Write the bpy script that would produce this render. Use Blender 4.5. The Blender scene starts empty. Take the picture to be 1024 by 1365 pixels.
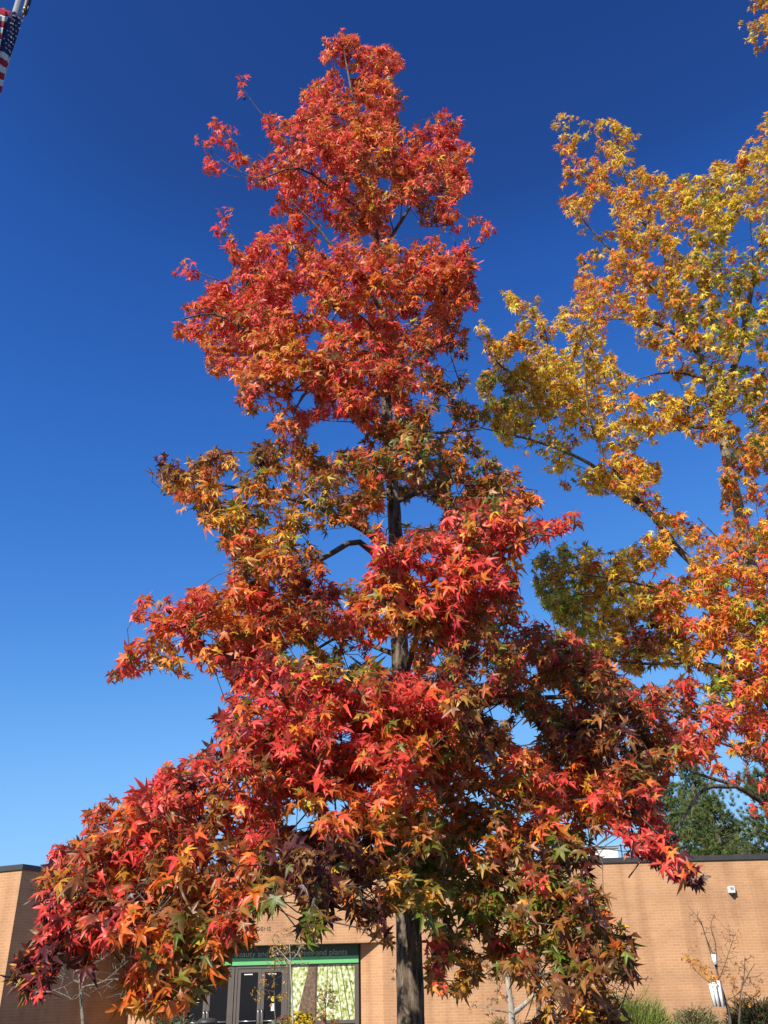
import bpy, math, random
import numpy as np
from mathutils import Vector, Matrix

rng = np.random.default_rng(11)
random.seed(5)
scene = bpy.context.scene
R = math.radians

# ------------------------------------------------------------------ camera
F, CX, CY, EYE = 1175.0, 512.0, 682.5, 1.55          # focal length and centre in photo pixels, eye height
PITCH, ROLL = math.atan(642.5 / F), R(1.45)
fwd = np.array([0, math.cos(PITCH), math.sin(PITCH)])
right0 = np.array([1.0, 0, 0]); up0 = np.array([0, -math.sin(PITCH), math.cos(PITCH)])
right = right0 * math.cos(ROLL) - up0 * math.sin(ROLL)
up = right0 * math.sin(ROLL) + up0 * math.cos(ROLL)
CAM = np.array([0, 0, EYE])
cd = bpy.data.cameras.new('camera'); cam = bpy.data.objects.new('camera', cd)
scene.collection.objects.link(cam); scene.camera = cam
m = Matrix.Identity(4)
for i in range(3):
    m[i][0], m[i][1], m[i][2], m[i][3] = right[i], up[i], -fwd[i], CAM[i]
cam.matrix_world = m
cd.sensor_fit = 'VERTICAL'; cd.sensor_height = 24; cd.lens = 24 * F / 1365
cd.clip_start = 0.1; cd.clip_end = 3000

def at(px, py, Y):
    """the place in the world, at distance Y in front of the viewer, seen at photo position px, py"""
    d = fwd + (px - CX) / F * right + (CY - py) / F * up
    return CAM + d * (Y / d[1])
def project(P):
    d = np.asarray(P) - CAM
    z = d @ fwd
    return np.stack([CX + F * (d @ right) / z, CY - F * (d @ up) / z], -1)

# ------------------------------------------------------------------ sky, sun, exposure
SUN_EL, SUN_AZ = 36.0, 213.0
SKY = 0.115                                       # strength of the sky; its tone curve for red, green and blue
SKY_CURVE = (((.071, .0119), (.078, .0149), (.117, .0350), (.295, .166), (1, .42)),
             ((.126, .0486), (.138, .0690), (.206, .1450), (.473, .381), (1, .56)),
             ((.248, .2090), (.266, .2830), (.376, .4560), (.684, .705), (1, .80)))
world = bpy.data.worlds.new('World'); scene.world = world; world.use_nodes = True
nt = world.node_tree; nt.nodes.clear()
sky = nt.nodes.new('ShaderNodeTexSky'); sky.sky_type = 'NISHITA'; sky.sun_disc = False
sky.sun_elevation = R(SUN_EL); sky.sun_rotation = R(SUN_AZ)
sky.altitude = 0; sky.air_density = 1.0; sky.dust_density = 0.3; sky.ozone_density = 3.0
bg = nt.nodes.new('ShaderNodeBackground'); bg.inputs['Strength'].default_value = 0.115
out = nt.nodes.new('ShaderNodeOutputWorld')
sc_ = nt.nodes.new('ShaderNodeVectorMath'); sc_.operation = 'SCALE'; sc_.inputs['Scale'].default_value = SKY
cv = nt.nodes.new('ShaderNodeRGBCurve')                                   # a clear, deep autumn blue
for c_, pts_ in zip(cv.mapping.curves, SKY_CURVE):
    c_.points[0].location = (0, 0); c_.points[1].location = pts_[-1]
    for q in pts_[:-1]: c_.points.new(*q)
    for q in c_.points: q.handle_type = 'AUTO_CLAMPED'
cv.mapping.extend = 'HORIZONTAL'; cv.mapping.use_clip = False; cv.mapping.update()
bg.inputs['Strength'].default_value = 1.0
nt.links.new(sky.outputs[0], sc_.inputs[0]); nt.links.new(sc_.outputs[0], cv.inputs['Color'])
nt.links.new(cv.outputs[0], bg.inputs[0]); nt.links.new(bg.outputs[0], out.inputs[0])
sd = np.array([math.sin(R(SUN_AZ)) * math.cos(R(SUN_EL)), math.cos(R(SUN_AZ)) * math.cos(R(SUN_EL)), math.sin(R(SUN_EL))])
sl = bpy.data.lights.new('sun', 'SUN'); sl.energy = 5.0; sl.angle = R(0.53); sl.color = (1.0, 0.93, 0.82)
so = bpy.data.objects.new('sun', sl); scene.collection.objects.link(so)
so.rotation_euler = Vector(sd).to_track_quat('Z', 'Y').to_euler(); so.location = (-20, -30, 30)
vs = scene.view_settings; vs.view_transform = 'Standard'; vs.look = 'None'; vs.exposure = 0.5; vs.gamma = 1.0
vs.use_curve_mapping = False
scene.cycles.max_bounces = 8; scene.cycles.transparent_max_bounces = 8

# ------------------------------------------------------------------ materials
def new_mat(name):
    mt = bpy.data.materials.new(name); mt.use_nodes = True
    n = mt.node_tree.nodes; return mt, n, mt.node_tree.links, n['Principled BSDF']
def plain(name, col, rough=0.6, var=0.15, scale=6.0, metal=0.0, bump=0.0, spec=0.5):
    mt, n, l, b = new_mat(name)
    tc = n.new('ShaderNodeTexCoord'); no = n.new('ShaderNodeTexNoise'); no.inputs['Scale'].default_value = scale
    no.inputs['Detail'].default_value = 6
    l.new(tc.outputs['Object'], no.inputs['Vector'])
    cr = n.new('ShaderNodeValToRGB'); cr.color_ramp.elements[0].position = 0.3; cr.color_ramp.elements[1].position = 0.7
    cr.color_ramp.elements[0].color = (*[c * (1 - var) for c in col], 1); cr.color_ramp.elements[1].color = (*[min(1, c * (1 + var)) for c in col], 1)
    l.new(no.outputs['Fac'], cr.inputs[0]); l.new(cr.outputs[0], b.inputs['Base Color'])
    b.inputs['Roughness'].default_value = rough; b.inputs['Metallic'].default_value = metal
    b.inputs['Specular IOR Level'].default_value = spec
    if bump:
        bp = n.new('ShaderNodeBump'); bp.inputs['Strength'].default_value = bump; bp.inputs['Distance'].default_value = 0.02
        l.new(no.outputs['Fac'], bp.inputs['Height']); l.new(bp.outputs[0], b.inputs['Normal'])
    return mt
def brick_mat(name, c1, c2, mortar):
    mt, n, l, b = new_mat(name)
    tc = n.new('ShaderNodeTexCoord'); sx = n.new('ShaderNodeSeparateXYZ'); l.new(tc.outputs['Object'], sx.inputs[0])
    sub = n.new('ShaderNodeMath'); sub.operation = 'SUBTRACT'; l.new(sx.outputs[0], sub.inputs[0]); l.new(sx.outputs[1], sub.inputs[1])
    cx = n.new('ShaderNodeCombineXYZ'); l.new(sub.outputs[0], cx.inputs[0]); l.new(sx.outputs[2], cx.inputs[1])
    br = n.new('ShaderNodeTexBrick'); l.new(cx.outputs[0], br.inputs['Vector'])
    br.inputs['Scale'].default_value = 1; br.inputs['Brick Width'].default_value = 0.225; br.inputs['Row Height'].default_value = 0.075
    br.inputs['Mortar Size'].default_value = 0.011; br.inputs['Mortar Smooth'].default_value = 0.2; br.inputs['Bias'].default_value = -0.1
    br.inputs['Color1'].default_value = (*c1, 1); br.inputs['Color2'].default_value = (*c2, 1); br.inputs['Mortar'].default_value = (*mortar, 1)
    no = n.new('ShaderNodeTexNoise'); no.inputs['Scale'].default_value = 0.55; no.inputs['Detail'].default_value = 7; no.inputs['Roughness'].default_value = 0.6
    mp = n.new('ShaderNodeMapping'); mp.inputs['Scale'].default_value = (1, 1, 2.2)
    l.new(tc.outputs['Object'], mp.inputs[0]); l.new(mp.outputs[0], no.inputs['Vector'])
    cr = n.new('ShaderNodeValToRGB'); cr.color_ramp.elements[0].position = 0.3; cr.color_ramp.elements[1].position = 0.72
    cr.color_ramp.elements[0].color = (0.78, 0.76, 0.77, 1); cr.color_ramp.elements[1].color = (1.1, 1.08, 1.05, 1)
    l.new(no.outputs['Fac'], cr.inputs[0])
    mx = n.new('ShaderNodeMix'); mx.data_type = 'RGBA'; mx.blend_type = 'MULTIPLY'; mx.inputs['Factor'].default_value = 1
    l.new(br.outputs['Color'], mx.inputs['A']); l.new(cr.outputs[0], mx.inputs['B'])
    mp2 = n.new('ShaderNodeMapping'); mp2.inputs['Scale'].default_value = (2.6, 2.6, 0.16); l.new(tc.outputs['Object'], mp2.inputs[0])     # runs of dirt down the wall
    st = n.new('ShaderNodeTexNoise'); st.inputs['Scale'].default_value = 1.0; st.inputs['Detail'].default_value = 6; l.new(mp2.outputs[0], st.inputs['Vector'])
    cs = n.new('ShaderNodeValToRGB'); cs.color_ramp.elements[0].position = 0.36; cs.color_ramp.elements[1].position = 0.56
    cs.color_ramp.elements[0].color = (0.86, 0.84, 0.83, 1); cs.color_ramp.elements[1].color = (1.02, 1.02, 1.02, 1); l.new(st.outputs['Fac'], cs.inputs[0])
    m2 = n.new('ShaderNodeMix'); m2.data_type = 'RGBA'; m2.blend_type = 'MULTIPLY'; m2.inputs['Factor'].default_value = 1
    l.new(mx.outputs['Result'], m2.inputs['A']); l.new(cs.outputs[0], m2.inputs['B']); l.new(m2.outputs['Result'], b.inputs['Base Color'])
    bp = n.new('ShaderNodeBump'); bp.inputs['Strength'].default_value = 0.35; bp.inputs['Distance'].default_value = 0.006; bp.invert = True
    l.new(br.outputs['Fac'], bp.inputs['Height']); l.new(bp.outputs[0], b.inputs['Normal'])
    b.inputs['Roughness'].default_value = 0.9; b.inputs['Specular IOR Level'].default_value = 0.2
    return mt
def leaf_mat(name, transl=0.42, rough=0.42, spec=0.5):
    mt, n, l, b = new_mat(name)
    at_ = n.new('ShaderNodeAttribute'); at_.attribute_name = 'leaf_colour'
    tc = n.new('ShaderNodeTexCoord'); no = n.new('ShaderNodeTexNoise'); no.inputs['Scale'].default_value = 38; no.inputs['Detail'].default_value = 3
    l.new(tc.outputs['Object'], no.inputs['Vector'])
    cr = n.new('ShaderNodeValToRGB'); cr.color_ramp.elements[0].position = 0.3; cr.color_ramp.elements[1].position = 0.7
    cr.color_ramp.elements[0].color = (0.8, 0.72, 0.7, 1); cr.color_ramp.elements[1].color = (1.12, 1.2, 1.12, 1)
    l.new(no.outputs['Fac'], cr.inputs[0])
    mx = n.new('ShaderNodeMix'); mx.data_type = 'RGBA'; mx.blend_type = 'MULTIPLY'; mx.inputs['Factor'].default_value = 1
    l.new(at_.outputs['Color'], mx.inputs['A']); l.new(cr.outputs[0], mx.inputs['B'])
    ge = n.new('ShaderNodeNewGeometry')                      # the underside of a leaf is paler and duller
    un = n.new('ShaderNodeMix'); un.data_type = 'RGBA'; un.inputs['B'].default_value = (0.42, 0.27, 0.14, 1)
    fm = n.new('ShaderNodeMath'); fm.operation = 'MULTIPLY'; fm.inputs[1].default_value = 0.10
    l.new(ge.outputs['Backfacing'], fm.inputs[0]); l.new(fm.outputs[0], un.inputs['Factor']); l.new(mx.outputs['Result'], un.inputs['A'])
    l.new(un.outputs['Result'], b.inputs['Base Color'])
    b.inputs['Roughness'].default_value = rough; b.inputs['Specular IOR Level'].default_value = spec
    tr = n.new('ShaderNodeBsdfTranslucent')
    gm = n.new('ShaderNodeGamma'); gm.inputs['Gamma'].default_value = 0.82
    l.new(mx.outputs['Result'], gm.inputs[0]); l.new(gm.outputs[0], tr.inputs[0])
    ms = n.new('ShaderNodeMixShader'); ms.inputs[0].default_value = transl
    l.new(b.outputs[0], ms.inputs[1]); l.new(tr.outputs[0], ms.inputs[2]); l.new(ms.outputs[0], n['Material Output'].inputs[0])
    return mt
def bark_mat(name, dark, light, scale=14, bump=0.9):
    mt, n, l, b = new_mat(name)
    tc = n.new('ShaderNodeTexCoord'); mp = n.new('ShaderNodeMapping'); mp.inputs['Scale'].default_value = (1, 1, 0.21)
    l.new(tc.outputs['Object'], mp.inputs[0])
    vo = n.new('ShaderNodeTexNoise'); vo.inputs['Scale'].default_value = scale * 1.6; vo.inputs['Detail'].default_value = 8; vo.inputs['Roughness'].default_value = 0.7
    l.new(mp.outputs[0], vo.inputs['Vector'])
    cr = n.new('ShaderNodeValToRGB'); cr.color_ramp.elements[0].position = 0.4; cr.color_ramp.elements[1].position = 0.62
    cr.color_ramp.elements[0].color = (*dark, 1); cr.color_ramp.elements[1].color = (*light, 1)
    l.new(vo.outputs['Fac'], cr.inputs[0]); l.new(cr.outputs[0], b.inputs['Base Color'])
    bp = n.new('ShaderNodeBump'); bp.inputs['Strength'].default_value = bump; bp.inputs['Distance'].default_value = 0.03
    l.new(vo.outputs['Fac'], bp.inputs['Height']); l.new(bp.outputs[0], b.inputs['Normal'])
    b.inputs['Roughness'].default_value = 0.92; b.inputs['Specular IOR Level'].default_value = 0.15
    return mt

# ------------------------------------------------------------------ mesh helpers
COL = scene.collection
def link(o, parent=None):
    COL.objects.link(o)
    if parent: o.parent = parent
    return o
def wm(o):
    m_ = o.matrix_basis.copy()
    while o.parent: o = o.parent; m_ = o.matrix_basis @ m_
    return m_
def empty(name, loc, label, cat, group=None, rz=0.0):
    o = bpy.data.objects.new(name, None); o.empty_display_size = 0.2
    o.matrix_world = Matrix.Translation(Vector([float(v) for v in loc])) @ Matrix.Rotation(rz, 4, 'Z')
    COL.objects.link(o); o['label'] = label; o['category'] = cat
    if group: o['group'] = group
    return o
def tag(o, label=None, cat=None, group=None, kind=None):
    for k, v in (('label', label), ('category', cat), ('group', group), ('kind', kind)):
        if v: o[k] = v
    return o
def tri_mesh(name, V, T, mat, parent=None, colours=None, smooth=False):
    """a mesh of triangles from numpy arrays, given in world coordinates"""
    me = bpy.data.meshes.new(name)
    V = np.asarray(V, dtype=np.float64)
    off = np.array(wm(parent).inverted()) if parent else np.eye(4)
    V = V @ off[:3, :3].T + off[:3, 3]
    me.vertices.add(len(V)); me.vertices.foreach_set('co', V.astype(np.float32).ravel())
    T = np.asarray(T, dtype=np.int32); me.loops.add(T.size); me.loops.foreach_set('vertex_index', T.ravel())
    me.polygons.add(len(T)); me.polygons.foreach_set('loop_start', np.arange(0, T.size, 3, dtype=np.int32))
    me.polygons.foreach_set('loop_total', np.full(len(T), 3, dtype=np.int32))
    if smooth: me.polygons.foreach_set('use_smooth', np.ones(len(T), dtype=bool))
    if colours is not None:
        a = me.color_attributes.new('leaf_colour', 'FLOAT_COLOR', 'POINT')
        c4 = np.ones((len(V), 4), dtype=np.float32); c4[:, :3] = colours; a.data.foreach_set('color', c4.ravel())
    me.update(calc_edges=True); me.validate()
    me.materials.append(mat)
    o = bpy.data.objects.new(name, me); COL.objects.link(o)
    if parent: o.parent = parent
    return o
class MB:
    """collects simple solids; build() links them as one mesh (world coordinates, or the parent's own when local)"""
    def __init__(s): s.v = []; s.f = []; s.sm = []
    def add(s, v, f, smooth=False):
        k = len(s.v); s.v += [tuple(float(a) for a in p) for p in v]; s.f += [tuple(i + k for i in q) for q in f]; s.sm += [smooth] * len(f)
    def box(s, a, b):
        (x0, y0, z0), (x1, y1, z1) = a, b
        s.add([(x0, y0, z0), (x1, y0, z0), (x1, y1, z0), (x0, y1, z0), (x0, y0, z1), (x1, y0, z1), (x1, y1, z1), (x0, y1, z1)],
              [(0, 3, 2, 1), (4, 5, 6, 7), (0, 1, 5, 4), (1, 2, 6, 5), (2, 3, 7, 6), (3, 0, 4, 7)])
    def prism(s, poly, z0, z1):
        n = len(poly)
        s.add([(x, y, z0) for x, y in poly] + [(x, y, z1) for x, y in poly],
              [tuple(range(n))[::-1], tuple(range(n, 2 * n))] + [(i, (i + 1) % n, n + (i + 1) % n, n + i) for i in range(n)])
    def tube(s, pts, rad, n=6, cap=True):
        V, Q = tube_geo(pts, rad, n)
        f = [tuple(q) for q in Q]
        if cap: f += [tuple(range(n))[::-1], tuple(range(len(V) - n, len(V)))]
        s.add(V, f, True)
    def lathe(s, c, prof, n=20):
        V = []; f = []
        for r, z in prof:
            for k in range(n):
                t = 2 * math.pi * k / n; V.append((c[0] + r * math.cos(t), c[1] + r * math.sin(t), c[2] + z))
        for i in range(len(prof) - 1):
            for k in range(n): f.append((i * n + k, i * n + (k + 1) % n, (i + 1) * n + (k + 1) % n, (i + 1) * n + k))
        f += [tuple(range(n))[::-1], tuple(range(len(V) - n, len(V)))]
        s.add(V, f, True)
    def build(s, name, mat, parent=None, local=False, bevel=0.0):
        me = bpy.data.meshes.new(name)
        V = s.v
        if parent and not local:
            inv = wm(parent).inverted(); V = [tuple(inv @ Vector(p)) for p in V]
        me.from_pydata(V, [], s.f); me.polygons.foreach_set('use_smooth', s.sm); me.update()
        me.materials.append(mat)
        o = bpy.data.objects.new(name, me); COL.objects.link(o)
        if parent: o.parent = parent
        if bevel:
            bm = o.modifiers.new('bevel', 'BEVEL'); bm.width = bevel; bm.segments = 2; bm.limit_method = 'ANGLE'
        return o
def tube_geo(pts, rad, n):
    P = np.asarray(pts, float); k = len(P)
    r = np.full(k, rad, float) if np.isscalar(rad) else np.asarray(rad, float)
    T = np.gradient(P, axis=0); T /= np.linalg.norm(T, axis=1, keepdims=True) + 1e-9
    ref = np.array([0.31, 0.17, 0.93]) if abs(T[0, 2]) < 0.8 else np.array([0.93, 0.31, 0.1])
    A = np.cross(T, ref); A /= np.linalg.norm(A, axis=1, keepdims=True) + 1e-9
    B = np.cross(T, A)
    th = 2 * np.pi * np.arange(n) / n
    V = P[:, None] + r[:, None, None] * (np.cos(th)[None, :, None] * A[:, None] + np.sin(th)[None, :, None] * B[:, None])
    i = np.arange(k - 1)[:, None] * n; j = np.arange(n)[None]; j2 = (j + 1) % n
    Q = np.stack([i + j, i + j2, i + n + j2, i + n + j], -1).reshape(-1, 4)
    return V.reshape(-1, 3), Q
def text(name, body, x0, x1, y, z, mat, parent, height=None, depth=0.01):
    """lettering facing the viewer, from x0 to x1, its baseline at z"""
    cu = bpy.data.curves.new(name, 'FONT'); cu.body = body; cu.size = 1.0; cu.extrude = 0.02; cu.resolution_u = 3
    tmp = bpy.data.objects.new(name, cu); COL.objects.link(tmp)
    bpy.context.view_layer.update()
    me = bpy.data.meshes.new_from_object(tmp.evaluated_get(bpy.context.evaluated_depsgraph_get()))
    bpy.data.objects.remove(tmp)
    co = np.empty(len(me.vertices) * 3); me.vertices.foreach_get('co', co); co = co.reshape(-1, 3)
    w = np.ptp(co[:, 0]); sx = (x1 - x0) / w; sz = sx if height is None else height / np.ptp(co[:, 1])
    W = np.stack([x0 + (co[:, 0] - co[:, 0].min()) * sx, y - (co[:, 2] + 0.02) / 0.04 * depth, z + co[:, 1] * sz], -1)
    inv = np.array(wm(parent).inverted()); W = W @ inv[:3, :3].T + inv[:3, 3]
    me.vertices.foreach_set('co', W.ravel()); me.update()
    me.materials.clear(); me.materials.append(mat)
    o = bpy.data.objects.new(name, me); COL.objects.link(o); o.parent = parent
    return o

# ------------------------------------------------------------------ materials in use
M_brick = brick_mat('tan brick', (0.50, 0.278, 0.146), (0.45, 0.242, 0.124), (0.53, 0.32, 0.18))
M_coping = plain('dark metal coping', (0.055, 0.05, 0.05), 0.5, 0.2, 3, 0.3)
M_roof = plain('roof gravel', (0.2, 0.19, 0.18), 0.95, 0.2, 8)
M_frame = plain('bronze aluminium frame', (0.13, 0.105, 0.085), 0.42, 0.08, 3, 0.35)
M_steel = plain('brushed steel', (0.55, 0.55, 0.54), 0.3, 0.08, 10, 0.9)
M_signgreen = plain('dark green sign band', (0.02, 0.05, 0.024), 0.5, 0.1, 2)
M_stripe = plain('light green stripe', (0.12, 0.42, 0.15), 0.5, 0.06, 2)
M_cream = plain('cream lettering', (0.36, 0.34, 0.26), 0.5, 0.04, 3)
M_letter = plain('weathered bronze lettering', (0.2, 0.14, 0.09), 0.5, 0.1, 3, 0.3)
M_white = plain('white paint', (0.75, 0.75, 0.73), 0.5, 0.05, 4)
M_yellow = plain('yellow notice', (0.7, 0.5, 0.04), 0.5, 0.05, 4)
M_concrete = plain('concrete', (0.27, 0.25, 0.23), 0.9, 0.15, 3, bump=0.2)
M_soffit = plain('soffit panel', (0.3, 0.22, 0.16), 0.8, 0.08, 3)
M_black = plain('black rubber and plastic', (0.02, 0.02, 0.022), 0.55, 0.15, 6)
gm_, n_, l_, b_ = new_mat('dark door glass')
b_.inputs['Base Color'].default_value = (0.012, 0.012, 0.014, 1); b_.inputs['Roughness'].default_value = 0.1; b_.inputs['Specular IOR Level'].default_value = 0.1
M_glass = gm_
M_leaf = leaf_mat('autumn leaf')
M_goldleaf = leaf_mat('golden autumn leaf', 0.42, 0.5, 0.35)
M_bark = bark_mat('furrowed grey brown bark', (0.038, 0.028, 0.021), (0.25, 0.19, 0.138), 13)
M_midbark = bark_mat('brown grey limb bark', (0.035, 0.028, 0.022), (0.21, 0.17, 0.13), 18, 0.7)
M_twig = bark_mat('twig bark', (0.05, 0.04, 0.032), (0.17, 0.135, 0.105), 30, 0.4)
M_greybark = bark_mat('pale grey bark', (0.13, 0.11, 0.085), (0.34, 0.29, 0.225), 18, 0.7)
M_palebark = bark_mat('smooth pale bark', (0.25, 0.21, 0.165), (0.42, 0.37, 0.30), 12, 0.25)

# ------------------------------------------------------------------ ground
g = MB(); g.add([(-600, -600, 0), (600, -600, 0), (600, 1200, 0), (-600, 1200, 0)], [(0, 1, 2, 3)])
M_lawn = plain('lawn with fallen leaves', (0.07, 0.065, 0.03), 0.95, 0.35, 1.5, bump=0.4)
tag(g.build('ground', M_lawn), 'lawn and planting beds around the building', 'ground', kind='structure')
g = MB(); g.add([(-7.5, 11, 0.004), (0.5, 11, 0.004), (0.5, 28.2, 0.004), (-7.5, 28.2, 0.004)], [(0, 1, 2, 3)])
tag(g.build('pavement', M_concrete), 'concrete forecourt in front of the doors', 'pavement', kind='structure')

# ------------------------------------------------------------------ buildings
YB = 27.8
H = at(900, 1141.5, YB)[2]                         # top of the coping
xr, xs = at(510, 1290, YB)[0], at(481, 1290, YB + 0.5)[0]
xl, xlp = at(236, 1290, YB)[0], at(225, 1290, YB)[0] - 1.0
zs = at(440, 1257.5, YB)[2]                        # soffit height over the entrance
YD = YB + 0.5
hall = empty('brick_building', (3, YB, 0), 'long tan brick building with a dark coping and glass entrance under a green sign band', 'building')
w = MB()
w.prism([(xr, YB), (34, YB), (34, YB + 16), (xlp, YB + 16), (xlp, YB), (xl, YB), (xl, YD + 0.25), (xs, YD + 0.25), (xs, YD)], 0, zs)
w.prism([(xlp, YB), (34, YB), (34, YB + 16), (xlp, YB + 16)], zs, H - 0.14)
w.build('wall', M_brick, hall)
# roof and back wall added to darken the gap beside the wing
pq = MB(); pq.prism([(-9.0, YB + 0.02), (xlp - 0.003, YB + 0.02), (xlp - 0.003, YB + 11), (-4.9, YB + 11), (-9.0, YB + 2.1)], 3.15, H - 0.145); pq.build('shade_roof', M_brick, hall)
pq = MB(); pq.prism([(-6.5, YB + 6.5), (xlp - 0.003, YB + 6.5), (xlp - 0.003, YB + 6.8), (-6.5, YB + 6.8)], 0, 3.147); pq.build('shade_back_wall', M_brick, hall)
c = MB(); c.box((xlp - 0.05, YB - 0.05, H - 0.14), (34.05, YB + 16.05, H)); c.build('coping', M_coping, hall)
c = MB(); c.box((xlp + 0.4, YB + 0.4, H), (33.6, YB + 15.6, H + 0.02)); c.build('roof', M_roof, hall)
# entrance front inside the recess
zt = at(400, 1285, YD)[2]; zb = at(400, 1275.5, YD)[2]
s = MB(); s.box((xl, YD - 0.03, zb), (xs - 0.06, YD + 0.25, zs)); band = s.build('sign_band', M_signgreen, hall)
s = MB(); s.box((xl, YD - 0.045, zt), (xs - 0.06, YD + 0.25, zb)); s.build('stripe', M_stripe, band)
text('lettering', 'the beauty and value of trees and plants', at(297, 1268, YD)[0], at(463, 1268, YD)[0], YD - 0.031, at(440, 1273, YD)[2], M_cream, band, None, 0.006)
text('wall_lettering', 'GARDENS', at(324, 1240, YB)[0], at(361, 1240, YB)[0], YB - 0.004, at(350, 1240.5, YB)[2], M_letter, hall, 0.10, 0.012)
text('wall_lettering', 'W', at(521.5, 1295, YB)[0], at(529.5, 1295, YB)[0], YB - 0.004, at(527, 1296, YB)[2], M_letter, hall, 0.10, 0.012)
text('wall_lettering', '41', at(521, 1305, YB)[0], at(530, 1305, YB)[0], YB - 0.004, at(527, 1307, YB)[2], M_letter, hall, 0.10, 0.012)
def door_pair(pa, pb, notices=False):
    xa, xb = at(pa, 1330, YD)[0], at(pb, 1330, YD)[0]; xm = (xa + xb) / 2
    f = MB()
    f.box((xa, YD, 0), (xa + 0.07, YD + 0.14, zt)); f.box((xb - 0.07, YD, 0), (xb, YD + 0.14, zt)); f.box((xa + 0.07, YD, zt - 0.08), (xb - 0.07, YD + 0.14, zt))
    f.build('door_frame', M_frame, hall)
    for k, (a, b) in enumerate(((xa + 0.075, xm - 0.004), (xm + 0.004, xb - 0.075))):
        d = MB(); t = zt - 0.085
        d.box((a, YD + 0.02, 0.02), (a + 0.09, YD + 0.07, t)); d.box((b - 0.09, YD + 0.02, 0.02), (b, YD + 0.07, t))
        d.box((a + 0.09, YD + 0.02, t - 0.1), (b - 0.09, YD + 0.07, t)); d.box((a + 0.09, YD + 0.02, 0.02), (b - 0.09, YD + 0.07, 0.26))
        dr = d.build('door', M_frame, hall)
        p = MB(); p.box((a + 0.09, YD + 0.035, 0.26), (b - 0.09, YD + 0.05, t - 0.1)); p.build('pane', M_glass, dr)
        p = MB(); p.tube([(a + 0.09, YD + 0.015, 0.97), (b - 0.09, YD + 0.015, 0.97)], 0.018, 8); p.build('push_bar', M_steel, dr)
        hx = b - 0.045 if k == 0 else a + 0.045
        h = MB(); h.tube([(hx, YD + 0.02, 0.9), (hx, YD - 0.05, 0.92), (hx, YD - 0.06, 0.98), (hx, YD - 0.06, 1.18), (hx, YD - 0.05, 1.24), (hx, YD + 0.02, 1.26)], 0.014, 8)
        h.build('handle', M_steel, dr)
        p = MB(); xh = (a + b) / 2
        p.box((a + 0.18, YD + 0.028, t - 0.16), (a + 0.42, YD + 0.034, t - 0.135)); p.build('sticker', M_white, dr)
        if notices and k == 1:
            c0 = at(364, 1331.5, YD)
            p = MB(); n = 20
            p.add([(c0[0] + 0.06 * math.cos(2 * math.pi * i / n), YD + 0.031, c0[2] + 0.065 * math.sin(2 * math.pi * i / n)) for i in range(n)], [tuple(range(n))])
            p.build('notice', M_yellow, dr)
            c1 = at(363.5, 1342.5, YD); p = MB(); p.box((c1[0] - 0.05, YD + 0.03, c1[2] - 0.09), (c1[0] + 0.05, YD + 0.034, c1[2] + 0.09)); p.build('notice', M_white, dr)
        if not notices and k == 0:
            c1 = at(262, 1328, YD); p = MB(); p.box((c1[0] - 0.1, YD + 0.03, c1[2] - 0.16), (c1[0] + 0.08, YD + 0.034, c1[2] + 0.02)); p.build('notice', M_white, dr)
            p = MB(); p.box((c1[0] - 0.1, YD + 0.03, c1[2] + 0.025), (c1[0] + 0.08, YD + 0.034, c1[2] + 0.16)); p.build('notice', M_stripe, dr)
door_pair(240, 311); door_pair(312, 383, True)
# window with a printed picture of tall trees on the glass
xa, xb = at(383.5, 1330, YD)[0], xs - 0.06
f = MB(); f.box((xa, YD, 0.3), (xa + 0.06, YD + 0.14, zt)); f.box((xb - 0.12, YD, 0.3), (xb, YD + 0.14, zt)); f.box((xa + 0.06, YD, zt - 0.03), (xb - 0.12, YD + 0.14, zt)); f.box((xa + 0.06, YD, 0.86), (xb - 0.12, YD + 0.14, 0.95))
xm1 = at(420, 1330, YD)[0]
win = f.build('window', M_frame, hall)
p = MB(); p.box((xa + 0.06, YD + 0.06, 0.34), (xb - 0.12, YD + 0.08, 0.86)); p.build('pane', M_glass, win)
p = MB(); p.box((xa, YD + 0.0, 0), (xb, YD + 0.14, 0.3)); p.build('kick_panel', M_frame, hall)
mt, n, l, b = new_mat('printed forest picture')
tc = n.new('ShaderNodeTexCoord')
def nz(scale, sxyz, detail=5):
    mp = n.new('ShaderNodeMapping'); mp.inputs['Scale'].default_value = sxyz; l.new(tc.outputs['Object'], mp.inputs[0])
    q = n.new('ShaderNodeTexNoise'); q.inputs['Scale'].default_value = scale; q.inputs['Detail'].default_value = detail; l.new(mp.outputs[0], q.inputs['Vector']); return q
q = nz(11.0, (1, 1, 0.8), 9); cr = n.new('ShaderNodeValToRGB'); e = cr.color_ramp.elements
e[0].position = 0.33; e[0].color = (0.08, 0.13, 0.02, 1); e[1].position = 0.6; e[1].color = (0.70, 0.72, 0.52, 1)
ee = e.new(0.45); ee.color = (0.34, 0.38, 0.10, 1); ee = e.new(0.7); ee.color = (0.82, 0.86, 0.86, 1)
l.new(q.outputs['Fac'], cr.inputs[0])
l.new(cr.outputs[0], b.inputs['Base Color'])
b.inputs['Roughness'].default_value = 0.25
p = MB(); p.box((xa + 0.06, YD + 0.05, 0.95), (xb - 0.12, YD + 0.08, zt - 0.03)); gr = p.build('printed_picture', mt, win)
M_print_trunk = plain('printed tree trunk', (0.15, 0.095, 0.06), 0.3, 0.5, 16)
ta, tb, tc_, td = at(412, 1285, YD), at(424, 1285, YD), at(421, 1354, YD), at(396, 1354, YD)
p = MB(); p.add([(v[0], YD + 0.046, max(0.953, min(v[2], zt - 0.034))) for v in (ta, tb, tc_, td)], [(0, 3, 2, 1)]); p.build('printed_trunk', M_print_trunk, win)
M_print_stem = plain('printed slim stems', (0.10, 0.12, 0.06), 0.3, 0.4, 12)
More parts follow.
